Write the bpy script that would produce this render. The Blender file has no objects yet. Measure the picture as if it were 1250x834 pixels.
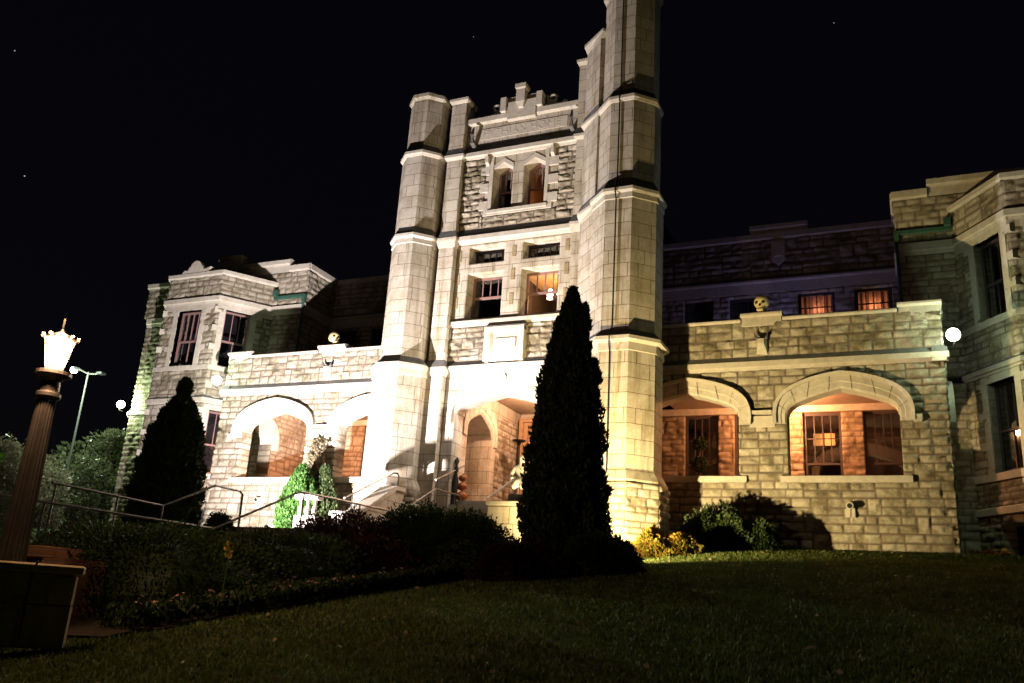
import bpy, math, random
import numpy as np
from mathutils import Vector
R = math.radians
random.seed(7)
rng = np.random.default_rng(11)
sc = bpy.context.scene
COL = sc.collection

# ------------------------------------------------------------------ camera
cam = bpy.data.cameras.new('camera'); camo = bpy.data.objects.new('camera', cam); COL.objects.link(camo)
cam.sensor_fit = 'HORIZONTAL'; cam.sensor_width = 36.0; cam.lens = 36.0 * 1074.4 / 1250.0
cam.clip_start = 0.1; cam.clip_end = 3000
YAW, PIT, ROL = R(24.873), R(17.237), R(3.8045)
fw = Vector((-math.sin(YAW) * math.cos(PIT), math.cos(YAW) * math.cos(PIT), math.sin(PIT)))
rt = Vector((math.cos(YAW), math.sin(YAW), 0)); up = rt.cross(fw)
rt2 = rt * math.cos(ROL) + up * math.sin(ROL); up2 = -rt * math.sin(ROL) + up * math.cos(ROL)
from mathutils import Matrix
mm = Matrix((rt2, up2, -fw)).transposed().to_4x4(); mm.translation = Vector((11.612, -26.0, -2.235))
camo.matrix_world = mm
sc.camera = camo
# ------------------------------------------------------------------ world: a clear night sky
wd = bpy.data.worlds.new('World'); sc.world = wd; wd.use_nodes = True
wn = wd.node_tree.nodes; wl = wd.node_tree.links; wn.clear()
sky = wn.new('ShaderNodeTexSky'); sky.sky_type = 'NISHITA'; sky.sun_disc = False
sky.sun_elevation = R(-3.0); sky.sun_rotation = R(250)
bg = wn.new('ShaderNodeBackground'); bg.inputs['Strength'].default_value = 0.006
bg2 = wn.new('ShaderNodeBackground'); bg2.inputs['Color'].default_value = (0.30, 0.26, 0.50, 1); bg2.inputs['Strength'].default_value = 0.0045
ad = wn.new('ShaderNodeAddShader'); wo = wn.new('ShaderNodeOutputWorld')
wl.new(sky.outputs[0], bg.inputs['Color']); wl.new(bg.outputs[0], ad.inputs[0]); wl.new(bg2.outputs[0], ad.inputs[1]); wl.new(ad.outputs[0], wo.inputs[0])
sc.view_settings.view_transform = 'Standard'; sc.view_settings.look = 'None'
sc.view_settings.exposure = 0.0; sc.view_settings.gamma = 1.0; sc.view_settings.use_curve_mapping = False
sc.cycles.use_denoising = True
sc.cycles.max_bounces = 5; sc.cycles.diffuse_bounces = 3; sc.cycles.glossy_bounces = 2
sc.cycles.transparent_max_bounces = 8; sc.cycles.sample_clamp_indirect = 4.0
sc.cycles.caustics_reflective = False; sc.cycles.caustics_refractive = False

# ------------------------------------------------------------------ the lamps of the place (power W, colour)
L_FLOOD_YELLOW = (6800, (1.0, 0.77, 0.35))   # ground flood by the right-hand turret
L_FLOOD_WHITE = (25500, (1.0, 0.90, 0.89))    # ground flood left of the stairs
L_DOOR = (480, (1.0, 0.90, 0.80))
L_WALL = (220, (0.72, 1.0, 0.60))
L_PORCH_R = (1000, (1.0, 0.42, 0.17))
L_PORCH_L = (1200, (1.0, 0.50, 0.28))
L_ENTRY = (650, (1.0, 0.55, 0.32))
L_LANTERN = (400, (1.0, 0.62, 0.36))
L_BLUE = (85, (0.42, 0.40, 1.0))

# ------------------------------------------------------------------ materials
def mat(name):
    m = bpy.data.materials.new(name); m.use_nodes = True
    nt = m.node_tree; b = nt.nodes['Principled BSDF']
    return m, nt, b
def N(nt, t, **kw):
    n = nt.nodes.new(t)
    for k, v in kw.items():
        if k in n.inputs.keys(): n.inputs[k].default_value = v
        else: setattr(n, k, v)
    return n
def mixc(nt, fac, a, b, mode='MIX'):
    n = nt.nodes.new('ShaderNodeMix'); n.data_type = 'RGBA'; n.blend_type = mode
    for i, v in ((0, fac), (6, a), (7, b)):
        if isinstance(v, (int, float, tuple)): n.inputs[i].default_value = v if not isinstance(v, tuple) else (*v, 1)[:4]
        else: nt.links.new(v, n.inputs[i])
    return n.outputs[2]
def ramp(nt, src, a, b):
    n = nt.nodes.new('ShaderNodeMapRange'); n.inputs[1].default_value = a; n.inputs[2].default_value = b
    nt.links.new(src, n.inputs[0]); return n.outputs[0]
def noise(nt, scale, detail=4, co=None, rough=0.6):
    n = N(nt, 'ShaderNodeTexNoise', Scale=scale, Detail=detail, Roughness=rough)
    if co is not None: nt.links.new(co, n.inputs['Vector'])
    return n.outputs['Fac']
def objco(nt): return nt.nodes.new('ShaderNodeTexCoord').outputs['Object']
def bump(nt, b, h, strength, dist):
    n = N(nt, 'ShaderNodeBump', Strength=strength, Distance=dist); nt.links.new(h, n.inputs['Height']); nt.links.new(n.outputs[0], b.inputs['Normal']); return n

def rock_mat(name, c1, c2, joint, stain=(0.5, 0.45, 0.36)):
    m, nt, b = mat(name); co = objco(nt)
    at = N(nt, 'ShaderNodeAttribute', attribute_name='stone'); sep = nt.nodes.new('ShaderNodeSeparateColor'); nt.links.new(at.outputs['Color'], sep.inputs[0])
    c = mixc(nt, sep.outputs[0], c1, c2)
    n1 = noise(nt, 2.2, 6, co); c = mixc(nt, ramp(nt, n1, 0.45, 0.72), c, mixc(nt, 1.0, c, stain, 'MULTIPLY'))
    n2 = noise(nt, 22, 5, co); c = mixc(nt, ramp(nt, n2, 0.35, 0.75), c, mixc(nt, 1.0, c, (0.72, 0.70, 0.66), 'MULTIPLY'))
    n4 = noise(nt, 0.9, 6, co, 0.75); c = mixc(nt, ramp(nt, n4, 0.50, 0.62), c, mixc(nt, 1.0, c, (0.50, 0.49, 0.40), 'MULTIPLY'))
    c = mixc(nt, sep.outputs[1], c, joint)
    nt.links.new(c, b.inputs['Base Color']); b.inputs['Roughness'].default_value = 0.92; b.inputs['Specular IOR Level'].default_value = 0.2
    n3 = noise(nt, 30, 8, co, 0.7); bump(nt, b, n3, 0.9, 0.03)
    return m
def ashlar_mat(name, c1, c2, joint, bw=0.74, bh=0.44):
    m, nt, b = mat(name); co = objco(nt)
    uv = nt.nodes.new('ShaderNodeUVMap'); uv.uv_map = 'UVMap'
    br = N(nt, 'ShaderNodeTexBrick', Scale=1.0); br.offset = 0.42; br.squash = 1.45; br.squash_frequency = 3
    nt.links.new(uv.outputs[0], br.inputs['Vector'])
    br.inputs['Color1'].default_value = (*c1, 1); br.inputs['Color2'].default_value = (*c2, 1); br.inputs['Mortar'].default_value = (*joint, 1)
    br.inputs['Mortar Size'].default_value = 0.011; br.inputs['Mortar Smooth'].default_value = 0.35; br.inputs['Brick Width'].default_value = bw; br.inputs['Row Height'].default_value = bh
    n1 = noise(nt, 1.3, 6, co, 0.7); c = mixc(nt, ramp(nt, n1, 0.42, 0.75), br.outputs['Color'], mixc(nt, 1.0, br.outputs['Color'], (0.60, 0.53, 0.42), 'MULTIPLY'))
    n2 = noise(nt, 14, 6, co, 0.7); c = mixc(nt, ramp(nt, n2, 0.4, 0.8), c, mixc(nt, 1.0, c, (0.78, 0.75, 0.70), 'MULTIPLY'))
    mp = nt.nodes.new('ShaderNodeMapping'); mp.inputs['Scale'].default_value = (3.2, 3.2, 0.22); nt.links.new(co, mp.inputs[0])
    ns = noise(nt, 1.0, 5, mp.outputs[0], 0.7); c = mixc(nt, ramp(nt, ns, 0.50, 0.68), c, mixc(nt, 1.0, c, (0.62, 0.58, 0.50), 'MULTIPLY'))
    nt.links.new(c, b.inputs['Base Color']); b.inputs['Roughness'].default_value = 0.85; b.inputs['Specular IOR Level'].default_value = 0.2
    n3 = noise(nt, 40, 8, co, 0.65)
    ma = N(nt, 'ShaderNodeMath', operation='MULTIPLY_ADD'); nt.links.new(br.outputs['Fac'], ma.inputs[0]); ma.inputs[1].default_value = -0.9; nt.links.new(n3, ma.inputs[2])
    bump(nt, b, ma.outputs[0], 0.45, 0.012)
    return m
def plain(name, col, rough=0.8, metal=0.0, var=0.25, scale=6.0, bmp=0.2, spec=0.3):
    m, nt, b = mat(name); co = objco(nt)
    n1 = noise(nt, scale, 6, co, 0.65)
    c = mixc(nt, ramp(nt, n1, 0.35, 0.7), col, tuple(x * (1 - var) for x in col))
    n2 = noise(nt, scale * 0.22, 5, co, 0.7); c = mixc(nt, ramp(nt, n2, 0.45, 0.75), c, mixc(nt, 1.0, c, (1 - var, 1 - var * 1.1, 1 - var * 1.3), 'MULTIPLY'))
    nt.links.new(c, b.inputs['Base Color']); b.inputs['Roughness'].default_value = rough; b.inputs['Metallic'].default_value = metal; b.inputs['Specular IOR Level'].default_value = spec
    if bmp: bump(nt, b, noise(nt, scale * 5, 6, co), bmp, 0.01)
    return m
def emit(name, col, s):
    m, nt, b = mat(name); b.inputs['Base Color'].default_value = (*col, 1)
    b.inputs['Emission Color'].default_value = (*col, 1); b.inputs['Emission Strength'].default_value = s; return m
def leaf_mat(name, c1, c2, rough=0.6, trans=0.25):
    m, nt, b = mat(name); g = nt.nodes.new('ShaderNodeNewGeometry'); co = objco(nt)
    c = mixc(nt, g.outputs['Random Per Island'], c1, c2)
    c = mixc(nt, ramp(nt, noise(nt, 1.6, 3, co), 0.4, 0.65), c, mixc(nt, 1.0, c, (0.6, 0.62, 0.55), 'MULTIPLY'))
    nt.links.new(c, b.inputs['Base Color']); b.inputs['Roughness'].default_value = rough; b.inputs['Specular IOR Level'].default_value = 0.25
    tr = nt.nodes.new('ShaderNodeBsdfTranslucent'); nt.links.new(c, tr.inputs[0]); mx = nt.nodes.new('ShaderNodeMixShader'); mx.inputs[0].default_value = trans
    nt.links.new(b.outputs[0], mx.inputs[1]); nt.links.new(tr.outputs[0], mx.inputs[2]); nt.links.new(mx.outputs[0], nt.nodes['Material Output'].inputs[0])
    return m
def glass_mat(name, tint=(0.9, 0.9, 0.95), refl=0.10):
    m, nt, b = mat(name); nt.nodes.remove(b)
    t = nt.nodes.new('ShaderNodeBsdfTransparent'); t.inputs[0].default_value = (*tint, 1)
    g = nt.nodes.new('ShaderNodeBsdfGlossy'); g.inputs['Roughness'].default_value = 0.04; g.inputs[0].default_value = (1, 1, 1, 1)
    bp = N(nt, 'ShaderNodeBump', Strength=0.12, Distance=0.02); nt.links.new(noise(nt, 1.5, 2, objco(nt)), bp.inputs['Height']); nt.links.new(bp.outputs[0], g.inputs['Normal'])
    mx = nt.nodes.new('ShaderNodeMixShader'); mx.inputs[0].default_value = refl
    nt.links.new(t.outputs[0], mx.inputs[1]); nt.links.new(g.outputs[0], mx.inputs[2]); nt.links.new(mx.outputs[0], nt.nodes['Material Output'].inputs[0])
    return m

M = {}
M['rock'] = rock_mat('rock_faced_limestone', (0.52, 0.47, 0.39), (0.36, 0.315, 0.245), (0.13, 0.10, 0.075))
M['ashlar'] = ashlar_mat('dressed_limestone', (0.54, 0.49, 0.42), (0.445, 0.405, 0.34), (0.17, 0.135, 0.095))
M['trim'] = plain('limestone_trim', (0.53, 0.48, 0.41), 0.85, var=0.22, scale=7)
M['shade_dark'] = plain('shaded_dark_stone', (0.15, 0.145, 0.14), 0.9, var=0.35, scale=5)  # shade on the string slopes put into the tone; also plain dark parts
M['brick'] = rock_mat('porch_back_stone', (0.45, 0.36, 0.27), (0.36, 0.28, 0.20), (0.14, 0.10, 0.07))
M['ceiling'] = plain('porch_ceiling_boards', (0.42, 0.33, 0.26), 0.8, var=0.2)
M['frame'] = plain('maroon_window_paint', (0.26, 0.15, 0.14), 0.5, var=0.2)
M['frame_white'] = plain('cream_window_paint', (0.55, 0.48, 0.40), 0.5, var=0.15)
M['frame_dark'] = plain('dark_window_paint', (0.06, 0.045, 0.05), 0.5, var=0.2)
M['glass'] = glass_mat('window_glass')
M['glass_dim'] = glass_mat('reflecting_window_glass', (0.55, 0.55, 0.6), 0.22)
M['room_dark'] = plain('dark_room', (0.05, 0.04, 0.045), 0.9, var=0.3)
M['room_warm'] = plain('warm_room_wall', (0.62, 0.42, 0.22), 0.9, var=0.2)
M['quoin'] = plain('tan_quoin_stone', (0.36, 0.28, 0.17), 0.9, var=0.4, scale=12)
M['room_dim'] = plain('dim_brown_room', (0.05, 0.035, 0.025), 0.9, var=0.5, scale=1.2)
M['curtain'] = plain('red_brown_curtain', (0.55, 0.30, 0.20), 0.9, var=0.3, scale=4)
M['copper'] = plain('green_painted_gutter', (0.04, 0.11, 0.08), 0.5, var=0.3)
M['iron'] = plain('black_iron', (0.03, 0.03, 0.032), 0.4, metal=0.6, var=0.2)
M['steel'] = plain('worn_rail_metal', (0.22, 0.21, 0.20), 0.32, metal=0.85, var=0.3, scale=9)
M['bronze'] = plain('brown_cast_post', (0.12, 0.10, 0.085), 0.36, metal=0.5, var=0.35, scale=8)
M['bone'] = plain('skull_plastic', (0.62, 0.50, 0.26), 0.5, var=0.25, scale=12)
M['black'] = plain('black_paint', (0.012, 0.012, 0.012), 0.6, var=0.2)
M['wood'] = plain('light_oak_door', (0.42, 0.27, 0.15), 0.5, var=0.25)
M['concrete'] = plain('path_concrete', (0.30, 0.27, 0.23), 0.9, var=0.3, scale=4)
M['pumpkin'] = plain('pumpkin_skin', (0.26, 0.07, 0.015), 0.5, var=0.25)
M['box'] = plain('grey_green_box_paint', (0.25, 0.27, 0.23), 0.5, var=0.2)
M['orange_brick'] = ashlar_mat('orange_brick', (0.36, 0.16, 0.08), (0.28, 0.12, 0.06), (0.25, 0.2, 0.16), 0.22, 0.08)
M['yellow_stone'] = ashlar_mat('yellow_limestone_block', (0.55, 0.45, 0.27), (0.50, 0.42, 0.25), (0.14, 0.11, 0.07), 0.9, 0.45)
M['bark'] = plain('bark', (0.07, 0.05, 0.035), 0.9, var=0.4, scale=14, bmp=0.6)
M['soil'] = plain('garden_soil', (0.05, 0.035, 0.022), 1.0, var=0.4, scale=9, bmp=0.5)
M['fieldstone'] = plain('field_stone', (0.30, 0.22, 0.15), 0.9, var=0.4, scale=9, bmp=0.5)
M['cypress'] = leaf_mat('arborvitae_spray', (0.022, 0.040, 0.010), (0.045, 0.065, 0.016), trans=0.1)
M['hedge'] = leaf_mat('clipped_hedge_leaves', (0.022, 0.042, 0.010), (0.045, 0.07, 0.015))
M['purple'] = leaf_mat('barberry_leaves', (0.055, 0.014, 0.016), (0.030, 0.012, 0.010))
M['bright'] = leaf_mat('fresh_green_needles', (0.02, 0.075, 0.010), (0.06, 0.13, 0.022))
M['autumn'] = leaf_mat('yellow_green_leaves', (0.10, 0.15, 0.02), (0.36, 0.17, 0.03))
M['olive'] = leaf_mat('dusty_olive_leaves', (0.15, 0.14, 0.09), (0.24, 0.21, 0.15))
M['tree'] = leaf_mat('street_tree_leaves', (0.07, 0.19, 0.02), (0.14, 0.28, 0.03))
M['darkleaf'] = leaf_mat('dull_tree_leaves', (0.05, 0.06, 0.03), (0.08, 0.09, 0.045))
M['vine'] = leaf_mat('dry_vine_leaves', (0.20, 0.15, 0.09), (0.28, 0.24, 0.15))
M['petal'] = leaf_mat('pink_petals', (0.55, 0.22, 0.20), (0.62, 0.38, 0.30))
M['petal_y'] = leaf_mat('yellow_orange_petals', (0.60, 0.38, 0.04), (0.55, 0.12, 0.05))

# ground: mown lawn
m, nt, b = mat('mown_lawn'); co = objco(nt)
n1 = noise(nt, 0.35, 5, co, 0.7); n2 = noise(nt, 9, 6, co, 0.75); n5 = noise(nt, 60, 4, co, 0.8)
c = mixc(nt, ramp(nt, n1, 0.35, 0.65), (0.07, 0.12, 0.024), (0.105, 0.11, 0.034))
c = mixc(nt, ramp(nt, n2, 0.35, 0.65), c, mixc(nt, 1.0, c, (0.55, 0.6, 0.5), 'MULTIPLY'))
c = mixc(nt, ramp(nt, n5, 0.4, 0.6), c, mixc(nt, 1.0, c, (0.5, 0.55, 0.5), 'MULTIPLY'))
nt.links.new(c, b.inputs['Base Color']); b.inputs['Roughness'].default_value = 0.95; b.inputs['Specular IOR Level'].default_value = 0.1
bump(nt, b, n5, 0.9, 0.05); M['lawn'] = m
M['blade'] = leaf_mat('grass_blades', (0.085, 0.14, 0.026), (0.135, 0.145, 0.042), trans=0.3)

# ------------------------------------------------------------------ object helpers
def tag(o, label=None, cat=None, group=None, kind=None):
    if label: o['label'] = label
    if cat: o['category'] = cat
    if group: o['group'] = group
    if kind: o['kind'] = kind
    return o
def thing(name, label, cat, loc=(0, 0, 0), rz=0.0, group=None):
    o = bpy.data.objects.new(name, None); COL.objects.link(o); o.empty_display_size = 0.2
    o.location = loc; o.rotation_euler = (0, 0, rz); return tag(o, label, cat, group)
def auto_uv(me):
    nl = len(me.loops); npoly = len(me.polygons)
    if nl == 0: return
    v = np.empty(len(me.vertices) * 3); me.vertices.foreach_get('co', v); v = v.reshape(-1, 3)
    li = np.empty(nl, int); me.loops.foreach_get('vertex_index', li)
    lt = np.empty(npoly, int); me.polygons.foreach_get('loop_total', lt)
    nr = np.empty(npoly * 3); me.polygons.foreach_get('normal', nr); nr = np.repeat(nr.reshape(-1, 3), lt, axis=0)
    p = v[li]; h = np.hypot(nr[:, 0], nr[:, 1]) + 1e-9; tx = -nr[:, 1] / h; ty = nr[:, 0] / h
    u = p[:, 0] * tx + p[:, 1] * ty; w = p[:, 2].copy()
    flat = np.abs(nr[:, 2]) > 0.8
    u[flat] = p[flat, 0]; w[flat] = p[flat, 1]
    uv = me.uv_layers.new(name='UVMap'); uv.data.foreach_set('uv', np.stack([u, w], 1).astype(np.float32).ravel())
def raw(name, V, Fc, m, parent=None, smooth=False, attr=None):
    me = bpy.data.meshes.new(name)
    V = np.asarray(V, dtype=np.float32).reshape(-1, 3)
    if isinstance(Fc, np.ndarray):
        k = Fc.shape[1]; nf = len(Fc)
        me.vertices.add(len(V)); me.vertices.foreach_set('co', V.ravel())
        me.loops.add(nf * k); me.loops.foreach_set('vertex_index', Fc.astype(np.int32).ravel())
        me.polygons.add(nf); me.polygons.foreach_set('loop_start', (np.arange(nf) * k).astype(np.int32))
        try: me.polygons.foreach_set('loop_total', np.full(nf, k, dtype=np.int32))
        except Exception: pass
        me.update(calc_edges=True)
    else:
        me.from_pydata([tuple(x) for x in V.tolist()], [], Fc)
    me.materials.append(m)
    if smooth: me.polygons.foreach_set('use_smooth', np.ones(len(me.polygons), bool))
    auto_uv(me)
    if attr is not None:
        a = me.color_attributes.new('stone', 'FLOAT_COLOR', 'POINT'); a.data.foreach_set('color', attr.astype(np.float32).ravel())
    me.update()
    o = bpy.data.objects.new(name, me); COL.objects.link(o)
    if parent: o.parent = parent
    return o
class MB:
    def __init__(s, fr=(0, 0, 0)): s.V = []; s.F = []; s.set(fr)
    def set(s, fr): s.ox, s.oy, a = fr; s.c, s.s_ = math.cos(a), math.sin(a); return s
    def v(s, x, y, z): s.V.append((s.ox + x * s.c - y * s.s_, s.oy + x * s.s_ + y * s.c, z)); return len(s.V) - 1
    def box(s, x0, x1, y0, y1, z0, z1, b=0.0):
        if b <= 0:
            i = [s.v(x, y, z) for z in (z0, z1) for x, y in ((x0, y0), (x1, y0), (x1, y1), (x0, y1))]
            s.F += [(i[3], i[2], i[1], i[0]), (i[4], i[5], i[6], i[7])] + [(i[k], i[(k + 1) % 4], i[4 + (k + 1) % 4], i[4 + k]) for k in range(4)]
        else: # chamfered box
            s.loft([[(x0 + b, y0 + b, z0), (x1 - b, y0 + b, z0), (x1 - b, y1 - b, z0), (x0 + b, y1 - b, z0)],
                    [(x0, y0, z0 + b), (x1, y0, z0 + b), (x1, y1, z0 + b), (x0, y1, z0 + b)],
                    [(x0, y0, z1 - b), (x1, y0, z1 - b), (x1, y1, z1 - b), (x0, y1, z1 - b)],
                    [(x0 + b, y0 + b, z1), (x1 - b, y0 + b, z1), (x1 - b, y1 - b, z1), (x0 + b, y1 - b, z1)]])
        return s
    def loft(s, rings, cap=True, close=True):
        I = [[s.v(*p) for p in r] for r in rings]; n = len(I[0])
        for a, b in zip(I, I[1:]):
            for k in range(n if close else n - 1): s.F.append((a[k], a[(k + 1) % n], b[(k + 1) % n], b[k]))
        if cap: s.F.append(tuple(reversed(I[0]))); s.F.append(tuple(I[-1]))
        return s
    def prism(s, poly, z0, z1): return s.loft([[(x, y, z0) for x, y in poly], [(x, y, z1) for x, y in poly]])
    def ext(s, poly, y0, y1):   # polygon in x,z pushed along y
        return s.loft([[(x, y0, z) for x, z in poly], [(x, y1, z) for x, z in poly]])
    def lathe(s, prof, n=8, cx=0, cy=0, rot=None, apothem=True, sx=1, sy=1):
        if rot is None: rot = math.pi / n
        k = 1 / math.cos(math.pi / n) if apothem else 1
        s.loft([[(cx + sx * r * k * math.cos(rot + 2 * math.pi * i / n), cy + sy * r * k * math.sin(rot + 2 * math.pi * i / n), z) for i in range(n)] for r, z in prof])
        return s
    def tube(s, pts, r, n=8):
        pts = [Vector(p) for p in pts]; rings = []
        rr = r if isinstance(r, (list, tuple)) else [r] * len(pts)
        for i, p in enumerate(pts):
            d = (pts[min(i + 1, len(pts) - 1)] - pts[max(i - 1, 0)]).normalized()
            a = d.cross(Vector((0, 0, 1)) if abs(d.z) < 0.95 else Vector((1, 0, 0))).normalized(); b = d.cross(a)
            rings.append([tuple(p + (a * math.cos(2 * math.pi * k / n) + b * math.sin(2 * math.pi * k / n)) * rr[i]) for k in range(n)])
        return s.loft(rings)
    def ball(s, c, r, n=12, m_=8, sq=(1, 1, 1)):
        rings = []
        for j in range(m_ + 1):
            t = math.pi * (0.02 + 0.96 * j / m_); rings.append([(c[0] + r * sq[0] * math.sin(t) * math.cos(2 * math.pi * i / n), c[1] + r * sq[1] * math.sin(t) * math.sin(2 * math.pi * i / n), c[2] - r * sq[2] * math.cos(t)) for i in range(n)])
        return s.loft(rings)
    def obj(s, name, m, parent=None, smooth=False): return raw(name, s.V, s.F, m, parent, smooth)

def frame(p0, p1): return (p0[0], p0[1], math.atan2(p1[1] - p0[1], p1[0] - p0[0]))

# value noise on numpy grids
_tab = rng.random((256, 256))
def vn(x, y):
    xi = np.floor(x).astype(int); yi = np.floor(y).astype(int); fx = x - xi; fy = y - yi
    fx = fx * fx * (3 - 2 * fx); fy = fy * fy * (3 - 2 * fy)
    g = lambda i, j: _tab[i % 256, j % 256]
    return (g(xi, yi) * (1 - fx) + g(xi + 1, yi) * fx) * (1 - fy) + (g(xi, yi + 1) * (1 - fx) + g(xi + 1, yi + 1) * fx) * fy
def fbm(x, y): return vn(x, y) * 0.5 + vn(x * 2.1 + 9, y * 2.1 + 3) * 0.3 + vn(x * 4.3 + 5, y * 4.3) * 0.2

def stone_rects(s0, s1, z0, z1, rr, H=0.54):
    H *= 0.86
    out = []; z = z0
    nrow = max(1, round((z1 - z0) / H)); h = (z1 - z0) / nrow
    for i in range(nrow):
        za, zb = z0 + i * h, z0 + (i + 1) * h
        s = s0 - rr.uniform(0, 0.5)
        while s < s1:
            w = rr.uniform(0.30, 0.55)
            if rr.random() < 0.20: out.append((s, s + w, za, zb)); s += w; continue
            W = rr.uniform(0.9, 2.0); zm = za + h * rr.choice([0.42, 0.5, 0.58, 0.5])
            for a, b in ((za, zm), (zm, zb)):
                t = s; e = s + W
                while t < e:
                    w = rr.uniform(0.30, 0.72)
                    if e - (t + w) < 0.28: w = e - t
                    out.append((t, t + w, a, b)); t += w
            s += W
    return out

SEEDC = [100]
def rockwall(name, parent, p0, p1, z0, z1, ops=(), thick=0.5, amp=0.045, cell=0.045, matn='rock', back=True, yoff=0.0, H=0.54, flat=False):
    """wall sheet with rock-faced blocks; p0->p1 runs left to right seen from outside. ops: (s0,s1,z0,z1,topfn)"""
    L = math.hypot(p1[0] - p0[0], p1[1] - p0[1]); ox, oy, a = frame(p0, p1); ca, sa = math.cos(a), math.sin(a)
    SEEDC[0] += 1; rr = random.Random(SEEDC[0])
    def lines(lo, hi, must):
        must = sorted(set([lo, hi] + [round(q, 4) for q in must if lo < q < hi])); out = [lo]
        for u, w in zip(must, must[1:]):
            n = max(1, int(round((w - u) / cell))); out += [u + (w - u) * k / n for k in range(1, n + 1)]
        return np.array(out)
    S = lines(0.0, L, [q for o in ops for q in o[:2]]); Z = lines(z0, z1, [q for o in ops for q in (o[2], o[3])])
    nS, nZ = len(S), len(Z); SS, ZZ = np.meshgrid(S, Z, indexing='ij')
    d = np.zeros_like(SS); tone = np.full_like(SS, 0.5); joint = np.ones_like(SS); hue = np.zeros_like(SS)
    if not flat:
        for (a0, a1, b0, b1) in stone_rects(0, L, z0, z1, rr, H):
            i0, i1 = np.searchsorted(S, a0), np.searchsorted(S, a1); j0, j1 = np.searchsorted(Z, b0), np.searchsorted(Z, b1)
            if a1 >= L: i1 = nS
            if b1 >= z1 - 1e-6: j1 = nZ
            if i1 <= i0 or j1 <= j0: continue
            s_, z_ = SS[i0:i1, j0:j1], ZZ[i0:i1, j0:j1]
            ds = np.minimum(s_ - a0, a1 - s_); dz = np.minimum(z_ - b0, b1 - z_)
            if a0 <= 0: ds = np.where(s_ < (a0 + a1) / 2, a1 - s_, ds)
            e = np.minimum(ds, dz)
            u_, v_ = s_ - (a0 + a1) / 2, z_ - (b0 + b1) / 2
            fac = np.minimum.reduce([rr.uniform(0.75, 1.5) * amp + rr.uniform(-0.22, 0.22) * u_ + rr.uniform(-0.34, 0.34) * v_ for _k in range(4)])
            pil = (1 - np.exp(-np.maximum(e - 0.010, 0) / 0.022))
            d[i0:i1, j0:j1] = pil * np.maximum(fac, 0.006)
            tone[i0:i1, j0:j1] = rr.random(); joint[i0:i1, j0:j1] = np.clip(1 - (e - 0.012) / 0.024, 0, 1)
        d += (1 - joint) * (fbm(SS * 6 + SEEDC[0] * 7.7, ZZ * 8) - 0.5) * amp * 1.7
    else: joint[:] = 0
    sc_, zc = (S[:-1] + S[1:]) / 2, (Z[:-1] + Z[1:]) / 2; SC, ZC = np.meshgrid(sc_, zc, indexing='ij'); keep = np.ones(SC.shape, bool)
    for o in ops:
        ins = (SC > o[0]) & (SC < o[1]) & (ZC > o[2])
        top = np.array([o[4](x) for x in sc_])[:, None] if len(o) > 4 and o[4] else o[3]
        keep &= ~(ins & (ZC < top))
        if len(o) > 4 and o[4] and not flat: near = (np.abs(SS - (o[0] + o[1]) / 2) < (o[1] - o[0]) / 2 + 0.42) & (ZZ > 3.42) & (ZZ < 5.1); d = np.where(near, np.minimum(d, 0.03), d)
    yy = yoff - d
    X = ox + SS * ca - yy * sa; Y = oy + SS * sa + yy * ca
    V = np.stack([X, Y, ZZ], -1).reshape(-1, 3); idx = np.arange(nS * nZ).reshape(nS, nZ)
    q = np.stack([idx[:-1, :-1], idx[1:, :-1], idx[1:, 1:], idx[:-1, 1:]], -1)[keep]
    attr = np.stack([tone, joint, hue, np.ones_like(tone)], -1).reshape(-1, 4)
    # sides: every boundary edge gets a face going back into the wall
    ed = {}
    qa = q
    e_all = np.concatenate([qa[:, [0, 1]], qa[:, [1, 2]], qa[:, [2, 3]], qa[:, [3, 0]]])
    key = np.sort(e_all, 1); kk = key[:, 0].astype(np.int64) * (nS * nZ) + key[:, 1]
    u, inv, cnt = np.unique(kk, return_inverse=True, return_counts=True)
    be = e_all[cnt[inv.ravel()] == 1]
    bv = np.unique(be); remap = -np.ones(nS * nZ, int); remap[bv] = np.arange(len(bv)) + len(V)
    yb = yoff + thick; sb = SS.ravel()[bv]; zb = ZZ.ravel()[bv]
    VB = np.stack([ox + sb * ca - yb * sa, oy + sb * sa + yb * ca, zb], -1)
    side = np.stack([be[:, 1], be[:, 0], remap[be[:, 0]], remap[be[:, 1]]], -1)
    if back:
        # back sheet on the same grid, coarse enough to share indices
        pass
    V = np.concatenate([V, VB]); attr = np.concatenate([attr, np.concatenate([attr[bv]])])
    Fq = np.concatenate([q, side])
    used = np.unique(Fq); rm = -np.ones(len(V), int); rm[used] = np.arange(len(used))
    return raw(name, V[used], rm[Fq], M[matn], parent, True, attr[used])

# ------------------------------------------------------------------ ground
def smooth(t): t = np.clip(t, 0, 1); return t * t * (3 - 2 * t)
def gz(x, y):
    x = np.asarray(x, float); y = np.asarray(y, float)
    dd = np.maximum(-0.1 - y, 0)
    z = -0.148 * dd - 0.25 * smooth((y + 26) / -4.0 * -1 + 0) * 0
    z = z + 0.05 * np.exp(-((y + 9.0) / 2.0) ** 2) - 0.06 * np.exp(-((y + 5.0) / 1.6) ** 2)
    lat = -0.34 * smooth((9 - x) / 10) * smooth(dd / 10)
    und = 0.10 * (np.sin(x * 0.35 + 1) * np.sin(y * 0.3)) * smooth(dd / 6)
    far = smooth((np.hypot(x, y) - 40) / 120)
    return (np.maximum(z + lat + und, -5.5)) * (1 - far) + far * -2.0
gx = np.concatenate([np.linspace(-400, -50, 22)[:-1], np.linspace(-50, -20, 30)[:-1], np.linspace(-20, 30, 200)[:-1], np.linspace(30, 400, 30)])
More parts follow.
